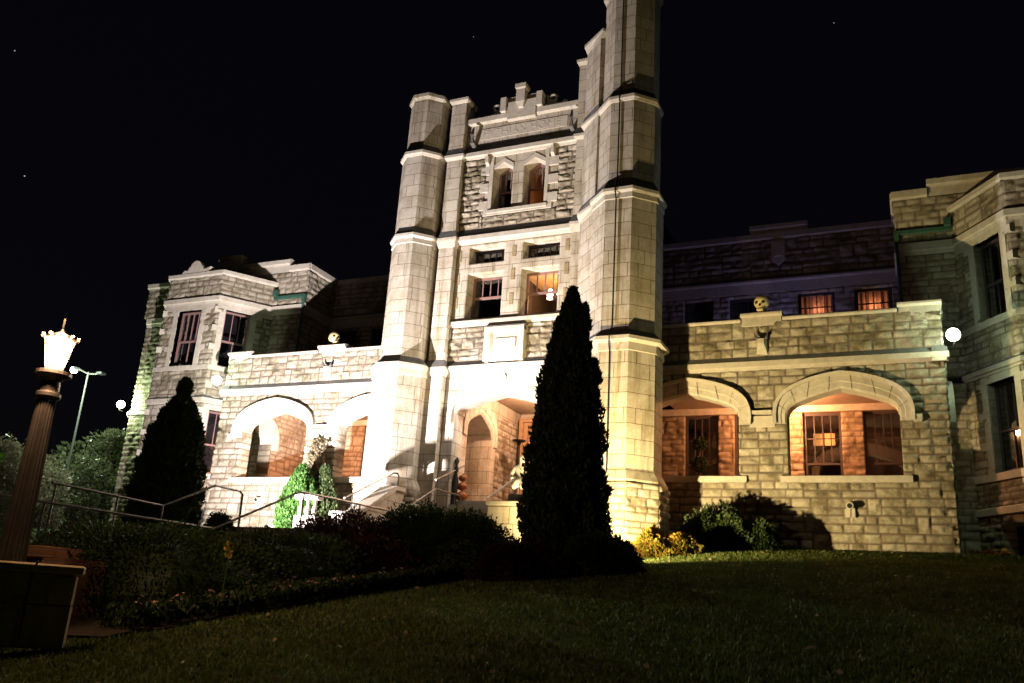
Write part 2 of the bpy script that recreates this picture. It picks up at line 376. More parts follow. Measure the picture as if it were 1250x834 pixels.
gy = np.concatenate([np.linspace(-400, -45, 20)[:-1], np.linspace(-45, -1, 180)[:-1], np.linspace(-1, 60, 40)[:-1], np.linspace(60, 500, 24)])
GX, GY = np.meshgrid(gx, gy, indexing='ij'); GZ = gz(GX, GY) - 0.004
idx = np.arange(GX.size).reshape(GX.shape)
o = raw('ground', np.stack([GX, GY, GZ], -1).reshape(-1, 3), np.stack([idx[:-1, :-1], idx[1:, :-1], idx[1:, 1:], idx[:-1, 1:]], -1).reshape(-1, 4), M['lawn'], None, True)
tag(o, kind='structure')

# ------------------------------------------------------------------ the castle
castle = thing('stone_castle', 'pale limestone castle with tall octagonal turrets, arched porches and bay wings', 'castle')
def part(mb, name, mn, parent=None, smooth=False): return mb.obj(name, M[mn], parent or castle, smooth)

def spline(pts, n=10):
    out = []
    P_ = [pts[0]] + list(pts) + [pts[-1]]
    for i in range(1, len(P_) - 2):
        p0, p1, p2, p3 = [np.array(P_[i + k]) for k in (-1, 0, 1, 2)]
        for t in np.linspace(0, 1, n, endpoint=False):
            out.append(tuple(0.5 * ((2 * p1) + (-p0 + p2) * t + (2 * p0 - 5 * p1 + 4 * p2 - p3) * t * t + (-p0 + 3 * p1 - 3 * p2 + p3) * t ** 3)))
    out.append(tuple(pts[-1])); return out
INT = [(1.50, 3.55), (1.50, 3.80), (1.42, 4.00), (1.25, 4.14), (1.0, 4.25), (0.5, 4.42), (0, 4.54)]
EXT = [(1.78, 3.55), (1.78, 3.93), (1.66, 4.26), (1.38, 4.52), (0.92, 4.73), (0.45, 4.86), (0, 4.93)]
def topfn(c, pts, grow=0.0):
    p = spline(pts, 6); xs = np.array([q[0] for q in p])[::-1]; zs = np.array([q[1] for q in p])[::-1]
    o_ = np.argsort(xs, kind='stable')
    return lambda s: float(np.interp(abs(s - c), xs[o_], zs[o_])) + grow + 0.07 * (1 if abs(s - c) < xs.max() * 0.97 else 0)
def arch_ring(c, pin, pout, fr, y0, y1, name, parent, mn='trim', hood=True, n=6, stones=9):
    a, b = spline(pin, n), spline(pout, n)
    a = [(-x, z) for x, z in a][:-1] + [(x, z) for x, z in reversed(a)]
    b = [(-x, z) for x, z in b][:-1] + [(x, z) for x, z in reversed(b)]
    # one continuous moulded band with a groove at every voussoir joint
    def dense(p, q):
        out = []
        for (u0, u1), (w0, w1) in zip(zip(p, q), list(zip(p, q))[1:]):
            pass
        return out
    P_ = np.array(a); Q_ = np.array(b); ln = np.concatenate([[0], np.cumsum(np.hypot(*(np.diff(Q_, axis=0).T)))]); T = ln[-1]
    st = sorted(set([round(float(t), 4) for t in ln] + [round(float(k * T / stones + e), 4) for k in range(1, stones) for e in (-0.016, -0.006, 0.006, 0.016)]))
    gro = {round(float(k * T / stones + e), 4) for k in range(1, stones) for e in (-0.006, 0.006)}
    mb = MB(fr); rings = []
    for t in st:
        p = [np.interp(t, ln, P_[:, 0]), np.interp(t, ln, P_[:, 1])]; q = [np.interp(t, ln, Q_[:, 0]), np.interp(t, ln, Q_[:, 1])]
        g_ = 0.028 if t in gro else 0.0; m_ = lambda f: (c + p[0] + (q[0] - p[0]) * f, p[1] + (q[1] - p[1]) * f)
        (x0_, z0_), (x1_, z1_), (x2_, z2_), (x3_, z3_), (x4_, z4_) = m_(0), m_(0.16), m_(0.5), m_(0.56), m_(1)
        rings.append([(x0_, y0 + 0.07, z0_), (x1_, y0 + 0.012 + g_, z1_), (x2_, y0 + 0.012 + g_, z2_), (x3_, y0 - 0.018 + g_, z3_), (x4_, y0 - 0.018 + g_, z4_), (x4_, y1, z4_), (x0_, y1, z0_)])
    mb.loft(rings)
    ring = mb.obj(name, M[mn], parent)
    if hood:
        mb = MB(fr)
        def off(pts, dlt):
            out = []
            for i, (x, z) in enumerate(pts):
                p, q_ = pts[max(i - 1, 0)], pts[min(i + 1, len(pts) - 1)]
                tx, tz = q_[0] - p[0], q_[1] - p[1]; l = math.hypot(tx, tz) or 1
                out.append((x - tz / l * dlt, z + tx / l * dlt))
            return out
        b1 = off(b, 0.0); b2 = off(b, 0.095)
        rings = [[(c + p[0], y0 - 0.0, p[1]), (c + p[0], y0 - 0.10, p[1]), (c + q_[0], y0 - 0.13, q_[1]), (c + q_[0] , y1, q_[1])] for p, q_ in zip(b1, b2)]
        mb.loft(rings)
        mb.obj('hood_mould', M['trim'], ring)
    return ring

def sash(parent, fr, s0, s1, z0, z1, y, fm='frame', gm='glass', mu=3, split=0.5, top=None, w=0.07, name='window', lower_mu=0):
    """a sash window: frame, glazing bars, pane. top: pointed rise"""
    mb = MB(fr); t = 0.07
    zt = z1
    mb.box(s0, s0 + w, y, y + t, z0, zt); mb.box(s1 - w, s1, y, y + t, z0, zt)
    mb.box(s0 + w, s1 - w, y, y + t, z0, z0 + w * 1.2)
    if top:
        c = (s0 + s1) / 2
        mb.ext([(s0 + w, z1 - w * 0.5), (s0 + w, z1 + 0.02), (c, z1 + top), (s1 - w, z1 + 0.02), (s1 - w, z1 - w * 0.5), (c, z1 + top - w * 2.2)], y, y + t)
    else: mb.box(s0 + w, s1 - w, y, y + t, zt - w, zt)
    zm = z0 + (z1 - z0) * split
    if split > 0.05:
        mb.box(s0 + w, s1 - w, y - 0.02, y + t, zm - 0.035, zm + 0.035)
    zb = zm + 0.035 if split > 0.05 else z0 + w * 1.2
    for k in range(mu):
        x = s0 + w + (s1 - s0 - 2 * w) * (k + 1) / (mu + 1); mb.box(x - 0.016, x + 0.016, y + 0.01, y + t - 0.01, zb, zt - (0 if top else w) + (top or 0) * 0.7)
    if lower_mu:
        for k in range(lower_mu):
            x = s0 + w + (s1 - s0 - 2 * w) * (k + 1) / (lower_mu + 1); mb.box(x - 0.014, x + 0.014, y + 0.01, y + t - 0.01, z0 + w * 1.2, zm - 0.035)
    wobj = mb.obj(name, M[fm], parent)
    mb = MB(fr); i = [mb.v(s0 + 0.01, y + 0.045, z0 + 0.01), mb.v(s1 - 0.01, y + 0.045, z0 + 0.01), mb.v(s1 - 0.01, y + 0.045, z1 + (top or 0) * 0.4), mb.v(s0 + 0.01, y + 0.045, z1 + (top or 0) * 0.4)]
    mb.F.append(tuple(i)); mb.obj('pane', M[gm], wobj)
    return wobj
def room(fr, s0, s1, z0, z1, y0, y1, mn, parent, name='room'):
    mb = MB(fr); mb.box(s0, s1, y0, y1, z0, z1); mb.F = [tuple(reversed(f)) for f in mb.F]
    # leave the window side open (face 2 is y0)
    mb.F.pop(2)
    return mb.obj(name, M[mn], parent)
def lamp(name, loc, wcol, r=0.1, kind='POINT', aim=None, ang=120, blend=0.6):
    l = bpy.data.lights.new(name, kind); l.energy = wcol[0]; l.color = wcol[1]; l.shadow_soft_size = r
    if kind == 'SPOT': l.spot_size = R(ang); l.spot_blend = blend
    o = bpy.data.objects.new(name, l); COL.objects.link(o); o.location = loc
    if aim is not None: o.rotation_euler = (Vector(aim) - Vector(loc)).to_track_quat('-Z', 'Y').to_euler()
    return o

F0 = (0, 0, 0)
# ---- side blocks: right (+1) and left (-1)
def mseg(sx, a, b, ops=()):
    """a,b as seen left->right on the right-hand side; mirrored for the left-hand side"""
    L = math.hypot(b[0] - a[0], b[1] - a[1])
    if sx > 0: return a, b, [tuple(o) for o in ops]
    out = []
    for o in ops:
        f = None
        if len(o) > 4 and o[4]: g = o[4]; f = (lambda gg: (lambda s: gg(L - s)))(g)
        out.append((L - o[1], L - o[0], o[2], o[3], f))
    return (-b[0], b[1]), (-a[0], a[1]), out
def mfr(sx, a, b):
    p0, p1, _ = mseg(sx, a, b); return frame(p0, p1)
def mspan(sx, L, s0, s1): return (s0, s1) if sx > 0 else (L - s1, L - s0)

def string_band(fr, s0, s1, z0, z1, parent, proj=0.12, slope=0.12, name='string_course', y=0.0, th=0.3, ends=True):
    mb = MB(fr)   # fascia with a sloped top, its shade put into a dark colour
    mb.loft([[(s, y + th, z0), (s, y - proj * 0.35, z0), (s, y - proj * 0.5, z0 + (z1 - z0) * 0.3), (s, y - proj, z0 + (z1 - z0) * 0.38), (s, y - proj, z1), (s, y + th, z1)] for s in (s0, s1)])
    o_ = mb.obj(name, M['trim'], parent)
    if slope > 0:
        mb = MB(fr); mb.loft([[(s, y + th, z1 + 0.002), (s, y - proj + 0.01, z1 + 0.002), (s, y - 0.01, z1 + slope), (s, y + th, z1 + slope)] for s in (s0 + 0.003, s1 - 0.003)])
        mb.obj('shade_slope', M['shade_dark'], o_)
    return o_
def coping(fr, s0, s1, z0, z1, y0, y1, parent, name='coping', over=0.08):
    mb = MB(fr)
    mb.loft([[(s, y0 - over * 0.3, z0), (s, y0 - over, z0 + 0.05), (s, y0 - over, z1 - 0.04), (s, y0, z1), (s, y1, z1), (s, y1 + over, z1 - 0.04), (s, y1 + over, z0)] for s in (s0, s1)])
    return mb.obj(name, M['trim'], parent)

rooms_lit = []
for sx in (1, -1):
    side = 'r' if sx > 0 else 'l'
    # porch front wall: x 4.6..12.72, two arches
    XO, XI = 12.72, 4.4
    L = XO - XI; a, b_ = (XI, 0.0), (XO, 0.0)
    c1, c2 = 5.62 - XI, 10.0 - XI
    opn = [(c1 - 1.5, c1 + 1.5, 2.02, 4.6, topfn(c1, INT)), (c2 - 1.5, c2 + 1.5, 2.02, 4.6, topfn(c2, INT))]
    p0, p1, ops = mseg(sx, a, b_, opn)
    porch = rockwall('porch', castle, p0, p1, 0.0 if sx > 0 else -0.3, 5.22, ops, thick=0.55, amp=0.05, cell=0.032)
    p0, p1, _ = mseg(sx, a, b_)
    par = rockwall('parapet', porch, p0, p1, 5.62, 6.74, (), thick=0.45, amp=0.045, cell=0.032, H=0.56)
    fr = frame(p0, p1)
    for c, pier in ((c1, 0), (c2, 1)):
        cc = c if sx > 0 else L - c
        arch_ring(cc, INT, EXT, fr, -0.08, 0.50, 'arch', porch)
        s0, s1 = cc - 1.72, cc + 1.72
        mb = MB(fr); mb.box(s0, s1, -0.13, 0.62, 1.84, 2.03, 0.015); mb.obj('sill', M['trim'], porch)
    # label band joining the hoods, cap stone of the pier
    m0, m1 = sorted([c1 + 1.93, c2 - 1.93]); m0, m1 = mspan(sx, L, m0, m1)
    mb = MB(fr); mb.box(m0 - 0.02, m1 + 0.02, -0.17, 0.1, 3.84, 3.94); mb.box(m0 - 0.10, m1 + 0.10, -0.075, 0.1, 3.46, 3.80, 0.015); mb.obj('label_stop', M['trim'], porch)
    m0, m1 = mspan(sx, L, c2 + 1.84, c2 + 2.06); mb = MB(fr); mb.box(m0, m1, -0.17, 0.1, 3.50, 3.70, 0.01); mb.obj('label_stop', M['trim'], porch)
    # frieze + string
    s0, s1 = mspan(sx, L, 0, L + 0.10)
    string_band(fr, s0, s1, 5.20, 5.46, porch, proj=0.13, slope=0.17, name='string_course', th=0.5)
    # corner return of the porch (end wall) with a side arch
    ea, eb = (XO, 0.0), (XO, 2.85)
    ops2 = [(0.85, 2.5, 2.02, 4.6, topfn(1.675, [(x * 0.55, z) for x, z in INT]))]
    q0, q1, o2 = mseg(sx, ea, eb, ops2)
    if sx > 0: pass
    endw = rockwall('porch_end_wall', porch, q0, q1, 0.0, 5.22, o2, thick=0.6, amp=0.045, cell=0.045)
    rockwall('end_parapet', porch, q0, q1, 5.62, 6.74, (), thick=0.45, amp=0.04, cell=0.05, H=0.56)
    fe = frame(q0, q1); Le = 2.85
    string_band(fe, -0.125 if sx > 0 else 0.0, Le if sx > 0 else Le + 0.125, 5.20, 5.46, porch, proj=0.128, slope=0.168, th=0.3)
    ce = 1.675 if sx > 0 else Le - 1.675
    arch_ring(ce, [(x * 0.55, z) for x, z in INT], [(x * 0.55 + 0.2 * min(1, x), z + 0.02) for x, z in EXT], fe, -0.06, 0.64, 'arch', porch)
    # inner face of the end wall (seen through the arches)
    iw0, iw1 = ((XO - 0.62, 4.9), (XO - 0.62, 0.5))
    oi = [(2.4, 4.05, 2.02, 4.6, topfn(3.225, [(x * 0.55, z) for x, z in INT]))]
    # frame must run left->right seen from the room side
    if sx > 0: j0, j1, o3 = iw1, iw0, [(4.4 - 4.05, 4.4 - 2.4, 2.02, 4.6, topfn(4.4 - 3.225, [(x * 0.55, z) for x, z in INT]))]
    else: j0, j1, o3 = (-iw1[0], iw1[1]), (-iw0[0], iw0[1]), [(4.4 - 4.05, 4.4 - 2.4, 2.02, 4.6, topfn(4.4 - 3.225, [(x * 0.55, z) for x, z in INT]))]
    if sx > 0: j0, j1 = iw0, iw1; o3 = oi
    rockwall('inner_end_wall', porch, j0, j1, 1.1, 5.24, o3, thick=0.0, amp=0.04, cell=0.05, matn='brick')
    if sx < 0:
        arch_ring(4.4 - 3.225, [(x * 0.55, z) for x, z in INT], [(x * 0.55 + 0.2 * min(1, x), z + 0.02) for x, z in EXT], frame(j0, j1), -0.05, 0.04, 'arch', porch, hood=False)
    # parapet coping in steps, with the centre pedestal and end block
    for s0, s1, zt in ((0, 7.22 - XI, 6.86), (8.45 - XI, 11.62 - XI, 6.86), (7.22 - XI, 8.45 - XI, 7.03), (11.62 - XI, L + 0.05, 7.02)):
        t0, t1 = mspan(sx, L, s0, s1)
        if zt > 6.9:
            mb = MB(fr); mb.box(t0 + 0.03, t1 - 0.03, -0.015, 0.44, 6.60, zt - 0.14, 0.01); mb.obj('parapet_block', M['trim'], porch)
            coping(fr, t0, t1, zt - 0.15, zt, -0.03, 0.46, porch)
        else: coping(fr, t0 + 0.002, t1 - 0.002, zt - 0.13, zt, -0.02, 0.46, porch, over=0.06)
    for s_ in (0,):
        t0, t1 = mspan(sx, Le, 0.47, Le)
        coping(fe, t0, t1, 6.73, 6.86, -0.02, 0.44, porch, over=0.06)
    # spouts: horned head below the pedestal, plain spout low on the wall
    cs = (7.84 - XI) if sx > 0 else L - (7.84 - XI)
    mb = MB(fr); mb.loft([[(cs - 0.16, 0.02, 5.66), (cs + 0.16, 0.02, 5.66), (cs + 0.16, 0.02, 6.2), (cs - 0.16, 0.02, 6.2)],
                          [(cs - 0.15, -0.10, 5.72), (cs + 0.15, -0.10, 5.72), (cs + 0.14, -0.12, 6.1), (cs - 0.14, -0.12, 6.1)],
                          [(cs - 0.09, -0.26, 5.98), (cs + 0.09, -0.26, 5.98), (cs + 0.09, -0.26, 6.12), (cs - 0.09, -0.26, 6.12)]])
    sp = mb.obj('gargoyle', M['trim'], porch)
    mb = MB(fr); mb.tube([(cs - 0.05, -0.16, 6.10), (cs - 0.16, -0.18, 6.17), (cs - 0.20, -0.20, 6.32)], [0.06, 0.05, 0.015], 7)
    mb.tube([(cs + 0.05, -0.16, 6.10), (cs + 0.16, -0.18, 6.17), (cs + 0.20, -0.20, 6.32)], [0.06, 0.05, 0.015], 7)
    mb.box(cs - 0.12, cs + 0.12, -0.20, -0.08, 6.08, 6.17, 0.02); mb.obj('horns', M['shade_dark'], sp)
    cl = (10.12 - XI) if sx > 0 else L - (10.12 - XI)
    mb = MB(fr); mb.box(cl - 0.16, cl + 0.12, -0.07, 0.02, 0.88, 1.10, 0.015); mb.box(cl - 0.14, cl - 0.02, -0.10, -0.03, 0.88, 1.15, 0.02); mb.box(cl + 0.02, cl + 0.10, -0.10, -0.03, 0.88, 1.15, 0.02)
    mb.tube([(cl - 0.02, 0.0, 1.23), (cl - 0.02, -0.18, 1.21), (cl - 0.02, -0.30, 1.18)], [0.10, 0.095, 0.10], 10)
    sp = mb.obj('spout', M['trim'], porch)
    mb = MB(fr); mb.tube([(cl - 0.02, -0.296, 1.18), (cl - 0.02, -0.305, 1.178)], [0.07, 0.07], 10); mb.obj('spout_mouth', M['black'], sp)
    # porch floor, ceiling, terrace
    mb = MB(); x0, x1 = (2.3, 12.6) if sx > 0 else (-12.6, -3.2)
    mb.box(x0, x1, 0.2, 4.95, 0.9, 1.1); mb.obj('porch_floor', M['concrete'], porch)
    x0, x1 = (4.0, 12.15) if sx > 0 else (-12.15, -4.0)
    mb = MB(); mb.box(x0, x1, 0.5, 4.95, 5.26, 5.5); mb.obj('porch_ceiling', M['ceiling'], porch)
    mb = MB(); mb.box(*((4.0, 12.3) if sx > 0 else (-12.3, -4.0)), 0.44, 4.85, 5.8, 5.9); mb.obj('terrace', M['concrete'], porch)
    # ---- main wall behind (Y = 4.9)
    a, b_ = (2.4, 4.9), (11.75, 4.9); L = 9.35
    wins = [(4.3, 5.4), (5.97, 7.3), (8.40, 9.65), (10.30, 11.50)]
    wz = (7.55, 9.42)
    opn = [(w0 - 2.4, w1 - 2.4, wz[0], wz[1]) for w0, w1 in wins]
    p0, p1, ops = mseg(sx, a, b_, opn); fr = frame(p0, p1)
    mw = rockwall('main_wall', castle, p0, p1, 5.9, 9.52, ops, thick=0.4, amp=0.04, cell=0.05)
    rockwall('upper_wall', mw, p0, p1, 10.12, 11.60, (), thick=0.4, amp=0.05, cell=0.05)
    s0, s1 = (0, L)
    mb = MB(fr); mb.box(s0, s1, -0.03, 0.4, 9.50, 9.93); mb.obj('lintel_band', M['trim'], mw)
    string_band(fr, s0, s1, 9.88, 10.0, mw, proj=0.10, slope=0.13, th=0.35)
    t0, t1 = mspan(sx, L, 6.77 - 2.4, 8.85 - 2.4)
    coping(fr, 0, L, 11.58, 11.86, -0.03, 0.4, mw)
    mb = MB(fr); mb.box(t0 + 0.02, t1 - 0.02, -0.02, 0.42, 11.84, 12.0, 0.01); mb.obj('coping_block', M['trim'], mw)
    coping(fr, t0, t1, 11.97, 12.2, -0.04, 0.44, mw)
    # medallion
    m0, m1 = mspan(sx, L, 7.55 - 2.4, 8.02 - 2.4); mb = MB(fr)
    mb.ext([(m0, 10.75), (m0, 11.5), (m1, 11.5), (m1, 10.75), ((m0 + m1) / 2, 10.55)], -0.10, 0.02); mb.box(m0 + 0.1, m1 - 0.1, -0.15, -0.09, 10.85, 11.42, 0.02); mb.obj('shield', M['trim'], mw)
    for i, (w0, w1) in enumerate(wins):
        t0, t1 = mspan(sx, L, w0 - 2.4, w1 - 2.4)
        lit = sx > 0 and i >= 2
        w_ = sash(castle, fr, t0, t1, wz[0], wz[1], 0.20, 'frame_dark', 'glass', 3, 0.48, w=0.10, lower_mu=3)
        mb = MB(fr); mb.box(t0 + 0.1, t1 - 0.1, 0.22, 0.26, 8.86, 8.90); mb.obj('glazing_bar', M['frame_dark'], w_)
        room(fr, t0 - 0.15, t1 + 0.15, wz[0] - 0.1, wz[1] + 0.1, 0.33, 1.3, 'room_dark', castle)
        if lit:
            mb = MB(fr); n = 26
            for k in range(n):
                xx = t0 - 0.1 + (t1 - t0 + 0.2) * k / n; yy = 0.62 + 0.03 * math.sin(k * 1.7)
                if k: mb.F.append((mb.v(px_, py_, 7.4), mb.v(xx, yy, 7.4), mb.v(xx, yy, 9.5), mb.v(px_, py_, 9.5)))
                px_, py_ = xx, yy
            mb.obj('curtain', M['curtain'], w_)
            rooms_lit.append((('cur', (w0 + w1) / 2)))
    # porch back wall (below)
    a, b_ = (3.2, 4.9), (12.15, 4.9); L = 8.95
    pw = [(4.35, 5.55, 2.0, 5.02), (6.1, 7.3, 2.0, 5.02), (8.42, 9.66, 2.0, 5.02), (10.35, 11.55, 2.0, 5.02)]
    if sx < 0: pw = [(4.35, 5.55, 2.0, 5.02), (6.1, 7.3, 2.0, 5.02), (8.6, 9.40, 1.5, 5.02)]
    opn = [(w[0] - 3.2, w[1] - 3.2, w[2], w[3]) for w in pw]
    p0, p1, ops = mseg(sx, a, b_, opn); fr = frame(p0, p1)
    bw = rockwall('porch_back_wall', porch, p0, p1, 1.1, 5.03, ops, thick=0.35, amp=0.05, cell=0.045, matn='brick', H=0.5)
    mb = MB(fr); mb.box(0, L, -0.05, 0.3, 5.03, 5.27); mb.obj('lintel_band', M['trim'], porch)
    for i, w in enumerate(pw):
        t0, t1 = mspan(sx, L, w[0] - 3.2, w[1] - 3.2)
        w_ = sash(castle, fr, t0, t1, w[2], w[3], 0.16, 'frame_dark', 'glass', 3, 0.42, w=0.09)
        mb = MB(fr); mb.box(t0 + 0.09, t1 - 0.09, 0.175, 0.215, 4.12, 4.15); mb.obj('glazing_bar', M['frame_dark'], w_)
    rm = room(fr, 0.3, L - 0.2, 1.1, 5.1, 0.45, 3.2, 'room_dim', castle)
    # ---- end pavilion (Y = 2.85) and its canted bay
    A, B, C_, D_, E_ = (11.75, 2.85), (13.4, 2.85), (14.7, 0.95), (17.7, 0.95), (19.0, 2.85)
    G_ = (20.72, 2.85)
    Lc = math.hypot(1.3, 1.9)
    wing = None
    def seg(pa, pb, z0, z1, ops=(), amp=0.045, name='wing_wall', parent=None, thick=0.45, cell=0.05, H=0.54):
        p0, p1, oo = mseg(sx, pa, pb, ops); return rockwall(name, parent, p0, p1, z0, z1, oo, thick=thick, amp=amp, cell=cell, H=H)
    wing = seg((11.75, 4.9), (11.75, 2.85), 5.4, 11.58, name='wing', parent=castle)
    seg((12.72, 2.85), B, -0.3, 5.3, parent=wing); seg(A, B, 5.5, 9.6, parent=wing); seg(A, (21.0, 2.85), 10.05, 11.6, parent=wing)
    seg(E_, G_, -0.6, 5.3, parent=wing, amp=0.06); seg(E_, G_, 5.5, 9.6, parent=wing)
    for pa, pb in ((A, B), (E_, G_)):
        f_ = mfr(sx, pa, pb); l_ = abs(pb[0] - pa[0])
        string_band(f_, 0, l_, 9.58, 9.98, wing, proj=0.12, slope=0.09)
        if pa is E_: string_band(f_, 0 - (0.1 if sx < 0 else 0), l_ + (0.1 if sx > 0 else 0), 5.28, 5.5, wing, proj=0.12, slope=0.10)
    f_ = mfr(sx, A, (21.0, 2.85)); l_ = 21.0 - 11.75
    t0, t1 = mspan(sx, l_, -0.08, 1.0); coping(f_, t0, t1, 11.58, 11.9, -0.04, 0.45, wing)
    t0, t1 = mspan(sx, l_, 1.0, l_ - 3.3)
    mb = MB(f_); mb.box(t0 + 0.03, t1 - 0.03, -0.0, 0.4, 11.6, 12.0); mb.obj('parapet_step', M['trim'], wing); coping(f_, t0, t1, 11.93, 12.2, -0.06, 0.45, wing)
    t0, t1 = mspan(sx, l_, l_ - 3.3, l_ + 0.05); coping(f_, t0, t1, 11.5, 11.78, -0.05, 0.45, wing)
    if sx < 0:   # raised block on the wing roof
        t0, t1 = mspan(sx, l_, 3.9, 5.2); mb = MB(f_); mb.box(t0, t1, -0.03, 0.5, 12.19, 12.55, 0.02); mb.box(t0 - 0.06, t1 + 0.06, -0.09, 0.56, 12.55, 12.72, 0.02); mb.obj('parapet_block', M['trim'], wing)
    f_ = mfr(sx, (11.75, 4.9), (11.75, 2.85)); coping(f_, 0, 2.05, 11.58, 11.9, -0.04, 0.42, wing); string_band(f_, 0, 2.05, 9.60, 9.97, wing, proj=0.10, slope=0.08)
    # gutter and downpipe, green
    f_ = mfr(sx, A, B); t = lambda s: s if sx > 0 else 1.65 - s
    mb = MB(f_); g0, g1 = sorted((t(-0.08), t(1.62))); mb.box(g0, g1, -0.13, 0.0, 10.30, 10.46, 0.02)
    x_ = t(0.0); mb.box(x_ - 0.07, x_ + 0.07, -0.15, -0.02, 10.05, 10.36, 0.01); mb.tube([(x_, -0.09, 10.1), (x_, -0.09, 7.0), (x_, -0.09, 6.0)], 0.05, 8)
    mb.box(t(1.5) - 0.1, t(1.5) + 0.1, -0.24, 0.0, 10.42, 10.72, 0.02); mb.obj('gutter', M['copper'], wing)
    # bay: two canted sides and the front, two storeys
    WS = (0.88, 1.98); WF = (0.85, 2.15)
    for pa, pb, (w0, w1), l_ in ((B, C_, WS, Lc), (C_, D_, WF, 3.0), (D_, E_, (Lc - 1.98, Lc - 0.88), Lc)):
        seg(pa, pb, -0.5, 1.28, [(w0, w1, 0.1, 1.0)] , parent=wing, name='bay_base', amp=0.06)
        seg(pa, pb, 1.5, 2.22, (), parent=wing, name='bay_wall', thick=0.4)
        seg(pa, pb, 2.4, 5.3, [(w0, w1, 2.45, 5.03)], parent=wing, name='bay_wall', thick=0.4)
        seg(pa, pb, 5.5, 6.75, (), parent=wing, name='bay_wall', thick=0.4)
        seg(pa, pb, 6.9, 9.45, [(w0, w1, 6.95, 9.4)], parent=wing, name='bay_wall', thick=0.4)
        seg(pa, pb, 10.05, 10.95, (), parent=wing, name='bay_parapet', thick=0.4)
        f_ = mfr(sx, pa, pb); e = 0.055
        q0, q1 = (w0, w1) if sx > 0 else (l_ - w1, l_ - w0)
        mb = MB(f_); mb.box(-e, l_ + e, -0.10, 0.3, 1.26, 1.50, 0.03); mb.obj('water_table', M['trim'], wing)
        string_band(f_, -e, l_ + e, 5.28, 5.5, wing, proj=0.11, slope=0.12)
        mb = MB(f_); mb.box(-0.03, l_ + 0.03, -0.05, 0.3, 2.22, 2.44, 0.01); mb.obj('sill_band', M['trim'], wing); mb = MB(f_); mb.box(-0.03, l_ + 0.03, -0.05, 0.3, 6.72, 6.93, 0.01); mb.obj('sill_band', M['trim'], wing)
        mb = MB(f_); mb.box(-0.02, l_ + 0.02, -0.035, 0.3, 9.40, 9.66, 0.0); mb.obj('lintel_band', M['trim'], wing)
        string_band(f_, -e, l_ + e, 9.64, 9.95, wing, proj=0.12, slope=0.12)
        coping(f_, -e, l_ + e, 10.92, 11.16, -0.03, 0.4, wing, over=0.09)
        for z0, z1, nm in ((2.44, 5.03, 0), (6.93, 9.40, 1)):
            for k in (0, 1):
                mb = MB(f_); xa = q0 - 0.24 if k == 0 else q1; xb = xa + 0.24
                mb.box(xa, xb, -0.05, 0.34, z0, z1)
                for j in range(3):
                    zz = z0 + (z1 - z0) * (j + 0.5) / 3.0 + 0.25
                    if zz + 0.12 < z1: (mb.box(xa - 0.22, xa, -0.045, 0.2, zz, zz + 0.24) if k == 0 else mb.box(xb, xb + 0.22, -0.045, 0.2, zz, zz + 0.24))
                mb.obj('jamb', M['trim'], wing)
            mb = MB(f_)
            if nm == 0: mb.box(q0 - 0.24, q1 + 0.24, -0.055, 0.33, z1, z1 + 0.22); mb.obj('lintel', M['trim'], wing)
            sash(castle, f_, q0, q1, z0, z1, 0.20, 'frame' if sx < 0 else 'frame_dark', 'glass_dim', 3 if l_ > 2.5 else 2, 0.46, w=0.08, lower_mu=1)
            room(f_, q0 - 0.1, q1 + 0.1, z0 - 0.1, z1 + 0.1, 0.35, 0.9, 'room_dark', castle)
        room(f_, q0 - 0.05, q1 + 0.05, 0.05, 1.05, 0.3, 0.7, 'room_dark', castle)
    # crest on the bay front
    f_ = mfr(sx, C_, D_); cx = 1.42 if sx < 0 else 3.0 - 1.42
    mb = MB(f_); n = 14
    mb.ext([(cx - 0.75, 11.14), (cx - 0.62, 11.30), (cx - 0.45, 11.26), (cx - 0.36, 11.45)] + [(cx + 0.30 * math.cos(math.pi * (1 - k / n)), 11.42 + 0.28 * math.sin(math.pi * (1 - k / n))) for k in range(n + 1)] + [(cx + 0.36, 11.45), (cx + 0.45, 11.26), (cx + 0.85, 11.36), (cx + 0.72, 11.14)], -0.10, 0.25)
    mb.lathe([(0.20, 0), (0.20, 0)], 4) if False else None
    mb.obj('crest', M['trim'], wing)
    # roofs so that nothing is open from above
    mb = MB(); s = sx; xs = sorted((s * 11.9, s * 20.5)); mb.box(xs[0], xs[1], 3.2, 16, 10.9, 11.1)
    xs = sorted((s * 13.6, s * 18.8)); mb.prism([(s * 13.6, 2.9), (s * 14.8, 1.2), (s * 17.6, 1.2), (s * 18.8, 2.9)], 10.6, 10.7)
    xs = sorted((s * 2.3, s * 11.9)); mb.box(xs[0], xs[1], 5.2, 16, 11.0, 11.1); mb.obj('roof', M['shade_dark'], wing)
    xg = s * 20.70; f_ = (xg, 2.9, R(90)) if sx > 0 else (xg, 16.0, R(-90))
    mb = MB(f_); mb.box(0, 13.1, 0, 0.3, -1.0, 11.5); mb.obj('side_wall', M['ashlar'], wing)
